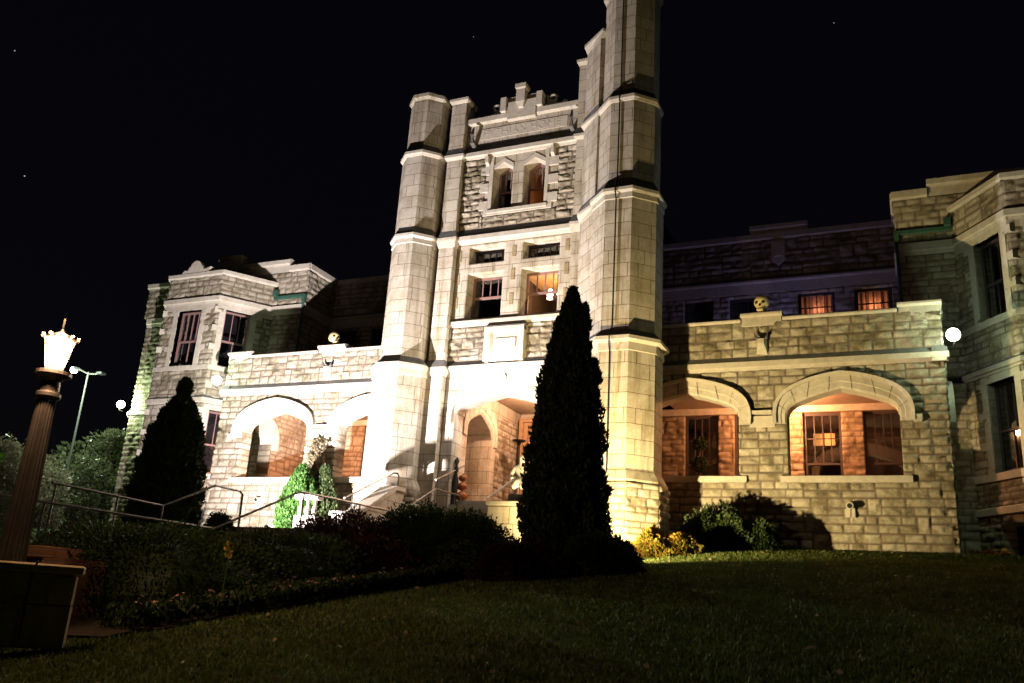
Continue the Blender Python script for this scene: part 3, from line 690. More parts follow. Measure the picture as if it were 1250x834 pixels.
# ---- tower
TX0, TX1, TY = -2.5, 1.9, -0.65
tower = None
entc = -0.33
EIN = [(1.72, 3.7), (1.72, 3.95), (1.62, 4.15), (1.42, 4.28), (1.1, 4.37), (0.55, 4.52), (0, 4.64)]
EEX = [(1.80, 3.7), (1.80, 4.0), (1.72, 4.27), (1.50, 4.43), (1.15, 4.54), (0.55, 4.71), (0, 4.84)]
Lt = TX1 - TX0; fr = (TX0, TY, 0)
opn = [(entc - TX0 - 1.72, entc - TX0 + 1.72, -0.5, 4.7, topfn(entc - TX0, EIN)),
       (0.5, 1.85, 7.32, 9.02), (0.5, 1.85, 9.40, 10.03), (2.55, 3.90, 7.32, 9.02), (2.55, 3.90, 9.40, 10.03),
       (1.22, 1.96, 11.36, 13.30, lambda s: 13.12 + 0.25 * (1 - abs(s - 1.59) / 0.37)),
       (2.40, 3.20, 11.36, 13.30, lambda s: 13.12 + 0.25 * (1 - abs(s - 2.80) / 0.40))]
tower = rockwall('tower', castle, (TX0, TY), (TX1, TY), -0.6, 15.1, opn, thick=0.62, flat=True, cell=0.05, matn='ashlar')
def tb(*a, n='trim', name='moulding', p=None, b=0.0):
    mb = MB(fr); mb.box(*a, b); return mb.obj(name, M[n], p or tower)
arch_ring(entc - TX0, EIN, EEX, fr, -0.05, 0.45, 'arch', tower, stones=7)
# rock-faced fields of the tower wall
def field(x0, x1, z0, z1, y=-0.02): return rockwall('rock_field', tower, (x0, TY), (x1, TY), z0, z1, (), thick=0.05, amp=0.05, cell=0.03, yoff=y, H=0.5)
field(TX0, -1.10, 5.86, 7.06); field(0.42, TX1, 5.86, 7.06)
field(TX0, -1.62, 10.75, 13.5); field(1.22, TX1, 10.75, 13.5); field(-1.62, 1.22, 10.72, 11.16)
string_band(fr, 0, Lt, 5.50, 5.66, tower, proj=0.16, slope=0.18)
string_band(fr, 0, Lt, 7.06, 7.26, tower, proj=0.12, slope=0.05)
string_band(fr, 0, Lt, 10.16, 10.42, tower, proj=0.17, slope=0.30)
string_band(fr, 0, Lt, 13.50, 13.74, tower, proj=0.18, slope=0.32)
coping(fr, 0, Lt, 14.94, 15.22, -0.05, 0.5, tower)
# panel above the door
mb = MB(fr); x0, x1 = -1.08 - TX0, 0.36 - TX0
for bx in ((x0, x0 + 0.16, 5.74, 6.92), (x1 - 0.16, x1, 5.74, 6.92), (x0, x1, 6.78, 6.95)): mb.box(bx[0], bx[1], -0.22 if bx[2] < 6 else -0.225, 0.02, bx[2], bx[3], 0.02)
mb.box(x0 + 0.16, x1 - 0.16, -0.08, 0.0, 5.74, 6.78); mb.box(x0 + 0.34, x1 - 0.34, -0.13, -0.07, 6.15, 6.55, 0.02); pn = mb.obj('carved_panel', M['trim'], tower)
mb = MB(fr); mb.loft([[(s, 0.0, 6.96), (s, -0.24, 6.96), (s, 0.0, 7.06)] for s in (x0 - 0.03, x1 + 0.03)]); mb.obj('panel_shade_slope', M['shade_dark'], pn)  # panel's sloped top, coloured dark for the shade above low lights
# quoin slots beside the lower windows, drawn as little recessed grooves
for x in (0.02, 2.13, 4.08):
    for z in (7.75, 8.65, 9.5):
        mb = MB(fr); mb.box(x + 0.02, x + 0.16, -0.022, 0.0, z, z + 0.42, 0.006); mb.obj('quoin', M['quoin'], tower)
for x0, x1 in ((0.5, 1.85), (2.55, 3.90)):
    mb = MB(fr); mb.box(x0 - 0.10, x1 + 0.10, -0.07, 0.35, 7.24, 7.33, 0.015); mb.obj('sill', M['trim'], tower)
# jamb edging of the upper pair (label with stepped quoins)
mb = MB(fr)
mb.box(0.9, 3.52, -0.052, 0.0, 11.17, 11.38, 0.01);
for z in (11.4, 12.1, 12.8):
    for q0_, q1_ in ((3.35, 3.72), (0.72, 1.05)): m2 = MB(fr); m2.box(q0_, q1_, -0.06, 0.0, z, z + 0.36, 0.01); m2.obj('quoin', M['trim'], tower)
mb.box(1.06, 1.20, -0.055, 0.0, 11.36, 13.49); mb.box(3.22, 3.34, -0.055, 0.0, 11.36, 13.49)
mb.obj('window_surround', M['trim'], tower)
for c_, hw in ((1.59, 0.37), (2.80, 0.40)):
    mb = MB(fr); mb.ext([(c_ - hw - 0.02, 12.98), (c_ - hw - 0.02, 13.14), (c_, 13.42), (c_ + hw + 0.02, 13.14), (c_ + hw + 0.02, 12.98), (c_, 13.24)], -0.03, 0.45); mb.obj('window_head', M['trim'], tower)
mb = MB(fr); mb.box(1.06, 3.34, -0.10, 0.3, 11.24, 11.37, 0.01); mb.obj('sill', M['trim'], tower)
# label stops beside the upper windows and upright hooks on the frieze
for x in (0.98, 3.50):
    mb = MB(fr); mb.loft([[(x - 0.07, 0.0, 13.10), (x + 0.07, 0.0, 13.10), (x + 0.07, 0.0, 13.48), (x - 0.07, 0.0, 13.48)], [(x - 0.06, -0.20, 13.22), (x + 0.06, -0.20, 13.22), (x + 0.06, -0.22, 13.46), (x - 0.06, -0.22, 13.46)]]); mb.obj('label_stop', M['trim'], tower)
for x in (0.34, 4.18):
    mb = MB(fr); mb.tube([(x, 0.0, 14.05), (x, -0.22, 14.12), (x, -0.30, 14.4), (x, -0.2, 14.75)], [0.09, 0.10, 0.07, 0.03], 8); mb.obj('gargoyle', M['shade_dark'], tower)
# frieze panel and lettering
mb = MB(fr); mb.box(0.55, 3.95, -0.02, 0.0, 14.28, 14.72, 0.005); fz = mb.obj('frieze_panel', M['trim'], tower)
cu = bpy.data.curves.new('lettering', 'FONT'); cu.body = 'PYTHIAN HOME'; cu.size = 0.42; cu.extrude = 0.004; cu.align_x = 'CENTER'
to = bpy.data.objects.new('lettering', cu); COL.objects.link(to); dg = bpy.context.evaluated_depsgraph_get(); me = bpy.data.meshes.new_from_object(to.evaluated_get(dg))
bpy.data.objects.remove(to); lo = bpy.data.objects.new('lettering', me); COL.objects.link(lo); me.materials.append(M['trim']); lo.parent = fz
lo.rotation_euler = (R(90), 0, 0); lo.location = (entc, TY - 0.024, 14.36)
# stepped crest with pinnacle and scrolls
cb = entc + 0.02 - TX0
mb = MB(fr); mb.box(cb - 0.68, cb + 0.68, -0.02, 0.40, 15.0, 15.62, 0.01); mb.box(cb - 0.82, cb - 0.60, -0.24, 0.40, 15.2, 15.80, 0.02); mb.box(cb + 0.60, cb + 0.82, -0.24, 0.40, 15.2, 15.80, 0.02)
mb.box(cb - 0.60, cb + 0.60, -0.08, 0.44, 15.60, 15.84, 0.02); mb.box(cb - 0.56, cb + 0.56, -0.165, 0.1, 14.86, 15.595, 0.02); cr = mb.obj('crest', M['trim'], tower)
mb = MB(fr); mb.lathe([(0.10, 15.25), (0.17, 15.45), (0.17, 15.95), (0.21, 16.0), (0.21, 16.16), (0.14, 16.24)], 4, cb, -0.16); mb.obj('pinnacle', M['trim'], cr)
for s_ in (-1, 1):
    pts = []
    for k in range(22):
        t = k / 21 * 2 * math.pi * 1.15; r_ = 0.20 * (1 - k / 30); pts.append((cb + s_ * (1.10 + r_ * math.cos(t + 2.6)), 0.12, 15.62 + r_ * math.sin(t + 2.6)))
    mb = MB(fr); mb.tube(pts, 0.075, 8); mb.tube([(cb + s_ * 0.8, 0.12, 15.30), (cb + s_ * 1.1, 0.12, 15.33), (cb + s_ * 1.45, 0.12, 15.30), (cb + s_ * 1.62, 0.12, 15.42), (cb + s_ * 1.52, 0.12, 15.50)], [0.11, 0.10, 0.08, 0.07, 0.05], 8)
    mb.obj('scroll', M['trim'], cr, True)
# tower windows
for i, (x0, x1) in enumerate(((0.5, 1.85), (2.55, 3.90))):
    gm = 'glass'
    sash(castle, fr, x0, x1, 7.33, 9.02, 0.47, 'frame', gm, 3, 0.55, w=0.08)
    sash(castle, fr, x0, x1, 9.40, 10.03, 0.47, 'frame_dark', gm, 4, 0.0, w=0.07)
    room(fr, x0 - 0.25 if i == 0 else 2.3, x1 + 0.2, 7.2, 9.14, 0.63, 3.4, 'room_dark' if i == 0 else 'room_dim', castle)
    room(fr, x0 - 0.2, x1 + 0.2, 9.3, 10.15, 0.63, 1.6, 'room_dark', castle)
    if i: mb = MB(fr); mb.box(2.32, x1 + 0.18, 0.64, 3.38, 9.10, 9.13); mb.obj('room_ceiling', M['room_warm'], castle)
for i, (x0, x1) in enumerate(((1.22, 1.96), (2.40, 3.20))):
    sash(castle, fr, x0, x1, 11.38, 13.03, 0.45, 'frame', 'glass', 2, 0.52, top=0.24, w=0.075)
    room(fr, x0 - 0.15, x1 + 0.18, 11.2, 13.4, 0.63, 2.2, 'room_dark' if i == 0 else 'room_warm', castle)
# tower sides, roof, side pilasters
mb = MB(); mb.box(-2.9, -2.5, -0.6, 12, 5.5, 15.0); mb.box(1.9, 2.3, -0.6, 12, 5.5, 15.0); mb.box(-2.5, 1.9, 0.3, 12, 14.3, 14.4); mb.obj('tower_side', M['ashlar'], tower)
def oct_(pn_, cx, cy, prof, name='turret', mn='ashlar'):
    mb = MB(); mb.lathe(prof, 8, cx, cy); return mb.obj(name, M[mn], castle)
def ring_str(par_, cx, cy, r_lo, r_hi, ro, z, sl, drop=0.34):
    mb = MB(); mb.lathe([(r_lo - 0.02, z - drop), (r_lo + 0.035, z - drop + 0.02), (r_lo + 0.03, z - 0.17), (ro, z - 0.10), (ro, z), (r_hi - 0.1, z)], 8, cx, cy); o_ = mb.obj('string_course', M['trim'], par_)
    mb = MB(); mb.lathe([(ro - 0.01, z + 0.003), (r_hi - 0.02, z + sl), (r_hi - 0.1, z + sl)], 8, cx, cy); mb.obj('shade_slope', M['shade_dark'], o_)  # slope turned away from the floods, its shade put into the colour
RX, RY = 4.10, -1.78; LX, LY = -4.10, -0.84
rb = [1.06, 1.02, 0.91, 0.84]; ro_ = [1.232, 1.12, 0.987]
tr = oct_('r', RX, RY, [(rb[0] + 0.17, 0.0 - 0.8), (rb[0] + 0.17, 0.1), (rb[0] + 0.17, 1.50), (rb[0], 1.82), (rb[0], 5.55), (rb[1], 5.6), (rb[1], 10.36), (rb[2], 10.4), (rb[2], 13.66), (rb[3], 13.7), (rb[3], 17.75), (rb[3] + 0.1, 17.9), (rb[3] + 0.1, 18.3), (rb[3], 18.4), (rb[3], 21.5), (rb[3] + .1, 21.7), (rb[3] + .1, 22.0)])
ring_str(tr, RX, RY, rb[0], rb[1], ro_[0], 5.606, 0.26, 0.42); ring_str(tr, RX, RY, rb[1], rb[2], ro_[1], 10.385, 0.42, 0.36); ring_str(tr, RX, RY, rb[2], rb[3], ro_[2], 13.687, 0.32, 0.2)
lb = [0.97, 0.80, 0.765, 0.675]; lo_ = [1.06, 0.895, 0.85, 0.756]
tl = oct_('l', LX, LY, [(lb[0] + 0.15, -0.8), (lb[0] + 0.15, 1.50), (lb[0], 1.80), (lb[0], 5.55), (lb[1], 5.6), (lb[1], 10.36), (lb[2], 10.4), (lb[2], 13.66), (lb[3], 13.7), (lb[3], 15.9), (lo_[3], 16.0), (lo_[3], 16.13), (lb[3], 16.2)])
ring_str(tl, LX, LY, lb[0], lb[1], lo_[0], 5.606, 0.30, 0.42); ring_str(tl, LX, LY, lb[1], lb[2], lo_[1], 10.385, 0.34, 0.36); ring_str(tl, LX, LY, lb[2], lb[3], lo_[2], 13.687, 0.34, 0.2)
# rough stones of the right turret base
def oct_rock(cx, cy, ap, z0, z1, par_, faces=(5, 6, 7, 0)):
    W = ap * math.tan(math.pi / 8)
    for k in range(8):
        a = -math.pi / 2 + (k - 1) * math.pi / 4   # outward normal
        if k > 3: continue
        nx, ny = math.cos(a), math.sin(a); tx, ty = -ny, nx
        p0 = (cx + nx * ap - tx * W, cy + ny * ap - ty * W); p1 = (cx + nx * ap + tx * W, cy + ny * ap + ty * W)
        rockwall('plinth_stones', par_, p0, p1, z0, z1, (), thick=0.05, amp=0.05, cell=0.04, H=0.5)
oct_rock(RX, RY, rb[0] + 0.19, -0.2, 1.42, tr); oct_rock(LX, LY, lb[0] + 0.17, -0.2, 1.42, tl)
# left pilaster, right pilaster + canted pier
def pier(poly, z1, zs, par_, name):
    mb = MB(); mb.prism(poly, -0.3, z1); o_ = mb.obj(name, M['ashlar'], par_)
    cx_ = sum(p[0] for p in poly) / len(poly); cy_ = sum(p[1] for p in poly) / len(poly)
    def grow(d): return [(x + d * (1 if x > cx_ else -1), y - (d if y < cy_ else 0)) for x, y in poly]
    for z, h in zs: mb = MB(); mb.loft([[(x, y, z - h) for x, y in grow(0.02)], [(x, y, z - 0.10) for x, y in grow(0.09)], [(x, y, z) for x, y in grow(0.09)]]); mb.obj('string_course', M['trim'], o_)
    for z, h in zs[:-1]: mb = MB(); mb.loft([[(x, y, z + 0.003) for x, y in grow(0.08)], [(x, y, z + 0.27) for x, y in grow(0.004)]]); mb.obj('shade_slope', M['shade_dark'], o_)  # pier slopes get the same dark colour in place of shade
    return o_
pier([(-3.12, -0.9), (-2.52, -0.9), (-2.52, -0.2), (-3.12, -0.2)], 15.95, [(5.606, 0.3), (10.385, 0.36), (13.687, 0.2), (16.05, 0.2)], tl, 'pilaster')
pier([(1.92, -0.92), (2.62, -0.92), (2.62, -0.2), (1.92, -0.2)], 16.5, [(5.606, 0.3), (10.385, 0.36), (13.687, 0.2), (16.66, 0.2)], tr, 'pilaster')
pier([(2.38, -1.42), (3.10, -2.13), (3.6, -1.6), (3.0, -0.3), (2.38, -0.3)], 16.6, [(5.606, 0.3), (10.385, 0.34), (13.687, 0.18), (16.8, 0.3)], tr, 'canted_pier')
# lightning cable + plinth of the turret
mb = MB(); xw = 4.02; pts = [(xw, RY - rb[0] - 0.04, 1.75), (xw, RY - ro_[0] + 0.06, 5.1), (xw, RY - ro_[0] - 0.03, 5.4), (xw, RY - ro_[0] - 0.03, 5.62), (xw + 0.02, RY - rb[1] - 0.05, 5.95), (xw + 0.02, RY - rb[1] - 0.05, 10.0), (xw, RY - ro_[1] - 0.03, 10.3), (xw, RY - rb[2] - 0.04, 10.9), (xw, RY - rb[2] - 0.04, 13.5), (xw, RY - ro_[2] - 0.03, 13.72), (xw, RY - rb[3] - 0.03, 14.1), (xw, RY - rb[3] - 0.03, 21)]
mb.tube([(xw - 0.02, RY - rb[0] - 0.22, 0.9), (xw, RY - rb[0] - 0.22, 1.5)] + pts, 0.022, 6); mb.obj('lightning_cable', M['iron'], tr)
# entrance porch inside the tower: side walls with arches, ceiling, door
EI2 = [(x * 0.647, z - 0.05) for x, z in INT]
ops_e = [(0.63, 2.57, 1.2, 4.6, topfn(1.6, EI2))]
ent = rockwall('entrance_side_wall', castle, (-2.12, -0.15), (-2.12, 4.9), -0.3, 5.3, ops_e, thick=1.0, flat=True, cell=0.06, matn='ashlar')
arch_ring(1.6, EI2, [(x * 0.647 + 0.2 * min(1, x), z) for x, z in EXT], (-2.12, -0.15, R(90)), -0.05, 0.9, 'arch', ent, hood=False)
rockwall('rock_field', ent, (-2.12, 2.8), (-2.12, 4.9), 1.2, 4.75, (), thick=0.05, amp=0.05, cell=0.045, yoff=-0.03)
mb = MB(); mb.box(-2.10, 1.5, -0.14, 4.9, 5.3, 5.4); mb.obj('entrance_ceiling', M['ceiling'], ent)
mb = MB(); mb.box(-2.12, 1.5, 4.9, 5.1, 1.2, 5.3); mb.obj('entrance_back_wall', M['ashlar'], ent)
mb = MB(); mb.box(1.45, 1.6, -0.14, 4.9, -0.3, 5.3); mb.obj('entrance_side', M['ashlar'], ent)
mb = MB(); mb.box(-2.1, 1.5, -0.15, 4.9, 1.0, 1.2); mb.obj('entrance_floor', M['concrete'], ent)
mb = MB()
for k, (g, yy) in enumerate(((0, 0.0), (0.16, 0.10), (0.32, 0.20), (0.48, 0.28))):
    x0, x1 = -1.95 + g, 1.35 - g; z1 = 5.0 - g * 0.8; y0 = 4.42 + yy
    mb.box(x0, x0 + 0.15, y0, 4.89, 1.2, z1, 0.01); mb.box(x1 - 0.15, x1, y0, 4.89, 1.2, z1, 0.01); mb.box(x0 + 0.15, x1 - 0.15, y0 + 0.003, 4.89, z1 - 0.13, z1, 0.01)
dc = mb.obj('door_case', M['wood'], castle)
mb = MB(); mb.box(-1.3, -0.32, 4.80, 4.86, 1.2, 4.2, 0.01); mb.box(-0.28, 0.7, 4.80, 4.86, 1.2, 4.2, 0.01)
for x in (-1.2, -0.18):
    for z in (1.35, 2.6): mb.box(x, x + 0.78, 4.77, 4.81, z, z + 1.0, 0.02)
mb.obj('door', M['wood'], dc)

# lights of the rooms
lamp('transom_lamp', (0.9, 0.4, 9.6), (5, (1.0, 0.75, 0.4)), 0.05)
lamp('room_lamp', (0.85, 0.75, 8.3), (120, (1.0, 0.52, 0.18)), 0.1)
lamp('attic_room_lamp', (0.72, 0.45, 11.7), (6, (1.0, 0.45, 0.15)), 0.05)
for s, P in ((1, 6), (-1, 7)): lamp('hall_lamp', (s * 9.3, 6.6, 4.4), (P, (1.0, 0.62, 0.25)), 0.15); lamp('hall_lamp', (s * 5.2, 6.9, 4.2), (P * 0.5, (1.0, 0.5, 0.2)), 0.15)
for x in (9.02, 10.9): lamp('curtain_lamp', (x, 5.3, 8.9), (8.0, (1.0, 0.5, 0.25)), 0.05)

# ------------------------------------------------------------------ fittings with their own light
def wall_flood(loc, rz, label, aim_power, group='floodlights fixed to the porch corners'):
    t = thing('wall_floodlight', label, 'floodlight', loc, rz, group)
    mb = MB(); mb.tube([(0, 0.16, -0.42), (0, -0.02, -0.40), (0, -0.06, -0.2), (0, 0, -0.02)], 0.022, 8); mb.obj('bracket', M['steel'], t)
    mb = MB(); mb.lathe([(0.05, 0.06), (0.10, 0.0), (0.10, -0.02)], 14, 0, 0, apothem=False); mb.obj('housing', M['steel'], t)
    mb = MB(); mb.ball((0, 0, -0.13), 0.18, 18, 12); mb.obj('globe', GLOW_G, t, True)  # ball oversized to stand in for the glare around the lamp
    return t
GLOW_G = emit('lit_green_white_globe', (0.80, 1.0, 0.78), 30); GLOW_W = emit('lit_warm_globe', (1.0, 0.92, 0.8), 40); GLOW_L = emit('lit_lantern_glass', (1.0, 0.66, 0.36), 9)
GLOW_V = emit('lit_street_lamp', (0.85, 0.8, 1.0), 20)
wall_flood((12.98, -0.32, 5.98), 0, 'green-white floodlight glowing on the right porch corner', 1)
lamp('flood_lamp', (13.02, -0.5, 5.86), L_WALL, 0.11)
wall_flood((-12.88, -0.34, 5.92), 0, 'green-white floodlight glowing on the left porch corner beside the bay', 1)
lamp('flood_lamp', (-12.92, -0.52, 5.8), (L_WALL[0] * 0.9, L_WALL[1]), 0.11)
wall_flood((-21.1, 2.55, 5.95), 0, 'green-white floodlight glowing at the far left edge of the castle', 1)
lamp('flood_lamp', (-21.05, 2.2, 5.85), (L_WALL[0] * 2.6, L_WALL[1]), 0.11)
t = thing('entrance_lamp', 'bright warm lamp over the arched main entrance', 'lamp', (-0.34, -0.66, 5.2))
mb = MB(); mb.box(-0.09, 0.09, -0.06, 0.0, -0.1, 0.14, 0.01); mb.tube([(0, -0.05, 0.04), (0, -0.18, 0.06), (0, -0.24, 0.0)], 0.02, 8); mb.obj('bracket', M['steel'], t)
mb = MB(); mb.ball((0, -0.26, -0.06), 0.15, 14, 9); mb.obj('globe', GLOW_W, t, True)
lamp('door_lamp', (-0.34, -1.12, 5.14), L_DOOR, 0.12)
# ground floods
def ground_flood(loc, aim, label, lc, ang, power):
    t = thing('ground_floodlight', label, 'floodlight', loc)
    mb = MB(); mb.box(-0.17, 0.17, -0.10, 0.08, 0.10, 0.30, 0.02); mb.tube([(-0.2, 0, 0.0), (-0.2, 0, 0.2)], 0.015, 6); mb.tube([(0.2, 0, 0.0), (0.2, 0, 0.2)], 0.015, 6); mb.box(-0.22, 0.22, -0.06, 0.06, -0.05, 0.02); mb.obj('housing', M['iron'], t)
    mb = MB(); mb.box(-0.14, 0.14, 0.08, 0.10, 0.12, 0.28); mb.obj('lens', emit('flood_lens', lc[1], 6), t)
    l = lamp(label.split()[0] + '_flood', (loc[0], loc[1] + 0.22, loc[2] + 0.42), lc, 0.07, 'SPOT', aim, ang, 1.0)
FY = (4.2, -6.75); FWp = (-6.4, -7.4)
ground_flood((FY[0], FY[1], float(gz(*FY))), (5.6, 0.0, 2.6), 'yellow floodlight in the shrubs in front of the right turret', L_FLOOD_YELLOW, 148, 1)
ground_flood((FWp[0], FWp[1], float(gz(*FWp)) + 0.05), (-6.2, 0.0, 6.2), 'white floodlight standing on the ground left of the entrance stair', L_FLOOD_WHITE, 150, 1)
def ceil_lamp(loc, lc, label):
    t = thing('ceiling_lamp', label, 'lamp', loc, group='porch ceiling lamps')
    mb = MB(); mb.lathe([(0.09, 0.0), (0.09, -0.03), (0.03, -0.04)], 12, apothem=False); mb.obj('rose', M['iron'], t)
    mb = MB(); mb.ball((0, 0, -0.10), 0.08, 12, 8); mb.obj('globe', emit('lit_porch_globe', lc[1], 5), t, True)
    lamp('porch_lamp', (loc[0], loc[1], loc[2] - 0.30), lc, 0.12)
ceil_lamp((8.0, 3.5, 5.25), L_PORCH_R, 'orange ceiling lamp in the right porch')
ceil_lamp((-8.4, 2.0, 5.25), L_PORCH_L, 'orange ceiling lamp in the left porch')
ceil_lamp((-0.1, 2.0, 5.29), L_ENTRY, 'warm ceiling lamp inside the main entrance')
t = thing('terrace_spotlight', 'small blue spotlight on the right terrace behind the skull', 'spotlight', (7.9, 4.0, 5.9))
mb = MB(); mb.lathe([(0.10, 0.0), (0.10, 0.04), (0.03, 0.06), (0.03, 0.3)], 12, apothem=False); mb.obj('stand', M['iron'], t)
mb = MB(); mb.lathe([(0.05, 0.3), (0.09, 0.34), (0.09, 0.45)], 12, apothem=False); mb.obj('head', emit('blue_lens', L_BLUE[1], 2), t)
lamp('blue_lamp', (7.9, 4.0, 6.75), L_BLUE, 0.05)

# ------------------------------------------------------------------ foliage
def leaves(pts, nrm, size, up=0.0, k=3, jitter=0.8, seed=1):
    """one small leaf polygon per point; k verts per leaf"""
    g = np.random.default_rng(seed); n = len(pts)
    d = nrm + g.normal(0, jitter, (n, 3)); d[:, 2] += up; d /= np.linalg.norm(d, axis=1)[:, None] + 1e-9
    r = g.normal(0, 1, (n, 3)); t = np.cross(d, r); t /= np.linalg.norm(t, axis=1)[:, None] + 1e-9
    s = (size * g.uniform(0.6, 1.4, n))[:, None]
    if k == 3: V = np.stack([pts - t * s * 0.38, pts + t * s * 0.38, pts + d * s], 1)
    else: V = np.stack([pts - d * s * 0.1, pts + t * s * 0.34 + d * s * 0.45, pts + d * s, pts - t * s * 0.34 + d * s * 0.45], 1)
    F = np.arange(n * k).reshape(n, k); return V.reshape(-1, 3), F
def cypress(loc, H, prof, label, n=26000, seed=3, tips=(), size=0.13, mn='cypress', name='tall_cypress', cat='tree', lump=0.16, group=None):
    t = thing(name, label, cat, loc, group=group)
    g = np.random.default_rng(seed)
    zs = np.array([p[0] for p in prof]); rs = np.array([p[1] for p in prof])
    u = g.random(n); h = H * (1 - np.sqrt(1 - u * 0.995)) if prof[-1][1] < 0.3 * max(rs) else H * u
    h = H * u ** 1.15
    a = g.uniform(0, 2 * np.pi, n)
    def rad(a, h): return np.interp(h / H, zs, rs) * (1 - lump + 2 * lump * vn(a * 2.2 + seed * 3 + 20, h * 1.9 + 7) + 0.22 * (vn(a * 5 + 60, h * 4.0) - 0.5) + 0.12 * (vn(a * 12 + 30, h * 11) - 0.5))
    r = rad(a, h) * g.uniform(0.82, 1.03, n)
    P_ = np.stack([r * np.cos(a), r * np.sin(a), h], 1); Nn = np.stack([np.cos(a) * 0.5, np.sin(a) * 0.5, np.full(n, 0.9)], 1)
    for (tx, ty, tz, tr, th) in tips:
        m_ = int(n * 0.02); q = g.random(m_); aa = g.uniform(0, 6.28, m_); rr_ = tr * (1 - q) ** 0.8
        P_ = np.concatenate([P_, np.stack([tx + rr_ * np.cos(aa), ty + rr_ * np.sin(aa), tz + th * q], 1)]); Nn = np.concatenate([Nn, np.stack([np.cos(aa) * 0.3, np.sin(aa) * 0.3, np.ones(m_)], 1)])
    V, F = leaves(P_, Nn, size, 0.3, 3, 0.45, seed); raw('foliage', V, F, M[mn], t)
    mb = MB(); nz = 18; na = 16; rings = []
    for j in range(nz + 1):
        hh = H * 0.97 * j / nz; rings.append([(max(0.02, 0.86 * float(rad(np.array(2 * math.pi * i / na), np.array(hh))) ) * math.cos(2 * math.pi * i / na), max(0.02, 0.86 * float(rad(np.array(2 * math.pi * i / na), np.array(hh)))) * math.sin(2 * math.pi * i / na), hh) for i in range(na)])
    mb.loft(rings); mb.obj('light_block_core', M[mn], t)  # unseen solid core, added to block light through the leaves
    mb = MB(); mb.tube([(0, 0, -0.2), (0, 0, H * 0.3)], [0.12, 0.08], 8); mb.obj('trunk', M['bark'], t)
    return t
cypress((4.82, -8.2, -1.15), 6.15, [(0, 0.75), (0.1, 0.88), (0.3, 0.84), (0.5, 0.71), (0.7, 0.52), (0.85, 0.33), (0.94, 0.16), (1.0, 0.03)],
        'tall dark conical cypress in front of the right side of the entrance', 30000, 5, size=0.10, lump=0.15, tips=((0.36, -0.1, 5.1, 0.13, 0.62), (-0.34, 0, 4.6, 0.14, 0.5), (0.6, 0, 3.9, 0.15, 0.5), (-0.62, 0.1, 3.2, 0.16, 0.5)))
cypress((-5.15, -9.5, -1.45), 4.42, [(0, 0.66), (0.15, 0.80), (0.34, 0.82), (0.5, 0.76), (0.63, 0.66), (0.77, 0.45), (0.86, 0.25), (0.90, 0.10), (0.93, 0.15), (0.97, 0.13), (1.0, 0.02)],
        'broad dark cypress with a knobbed tip in front of the left bay', 30000, 9, size=0.10, lump=0.10, tips=((0.60, 0.1, 2.5, 0.12, 0.8), (0.28, 0, 3.2, 0.09, 0.55), (-0.42, -0.1, 2.6, 0.10, 0.5)))
cypress((-7.12, -1.7, -0.2), 2.35, [(0, 0.55), (0.15, 0.68), (0.5, 0.60), (0.8, 0.36), (1, 0.05)], 'small bright green cone shrub lit beside the left porch', 9000, 21, mn='bright', name='cone_shrub', cat='shrub', size=0.09, group='cone shrubs by the left porch')
cypress((-6.72, -1.0, -0.2), 2.45, [(0, 0.5), (0.15, 0.6), (0.5, 0.5), (0.8, 0.32), (1, 0.05)], 'small dark green cone shrub behind the bright one', 7000, 22, mn='cypress', name='cone_shrub', cat='shrub', size=0.09, group='cone shrubs by the left porch')
def blob_bush(loc, rad, label, mn, n=9000, seed=1, size=0.05, name='bush', cat='bush', box=False, group=None, core=0.86, lump=0.10, rz=0):
    """rounded or clipped bush of leaves over an added solid core"""
    n = int(n * 1.8); t = thing(name, label, cat, loc, rz, group); g = np.random.default_rng(seed)
    d = g.normal(0, 1, (n, 3)); d /= np.linalg.norm(d, axis=1)[:, None]; d[:, 2] = np.abs(d[:, 2])
    def shp(d):
        if box: q = np.abs(d) ** 3.6; k_ = 1 / (q.sum(1)) ** (1 / 3.6)
        else: k_ = np.ones(len(d))
        az = np.arctan2(d[:, 1], d[:, 0]); el = d[:, 2]
        return k_ * (1 - lump + 2 * lump * vn(az * 2.6 + 30 + seed, el * 4 + seed) + 0.12 * (vn(az * 9 + 50, el * 11) - 0.5))
    p = d * (shp(d) * g.uniform(0.84, 1.03, n))[:, None] * np.array(rad)
    V, F = leaves(p, d, size, 0.25, 4, 0.8, seed); raw('foliage', V, F, M[mn], t)
    mb = MB(); rings = []
    for j in range(9):
        e = (j / 8) * math.pi / 2 * 0.98; row = []
        for i in range(18):
            a_ = 2 * math.pi * i / 18; dd = np.array([[math.cos(e) * math.cos(a_), math.cos(e) * math.sin(a_), math.sin(e)]]); q = dd[0] * shp(dd)[0] * core * np.array(rad); row.append((q[0], q[1], q[2]))
        rings.append(row)
    rings.insert(0, [(x, y, -0.6) for x, y, z in rings[0]]); mb.loft(rings); mb.obj('solid_core', M[mn], t)  # unseen solid core added to keep the bush dark inside
    return t
def gzf(x, y): return float(gz(x, y))
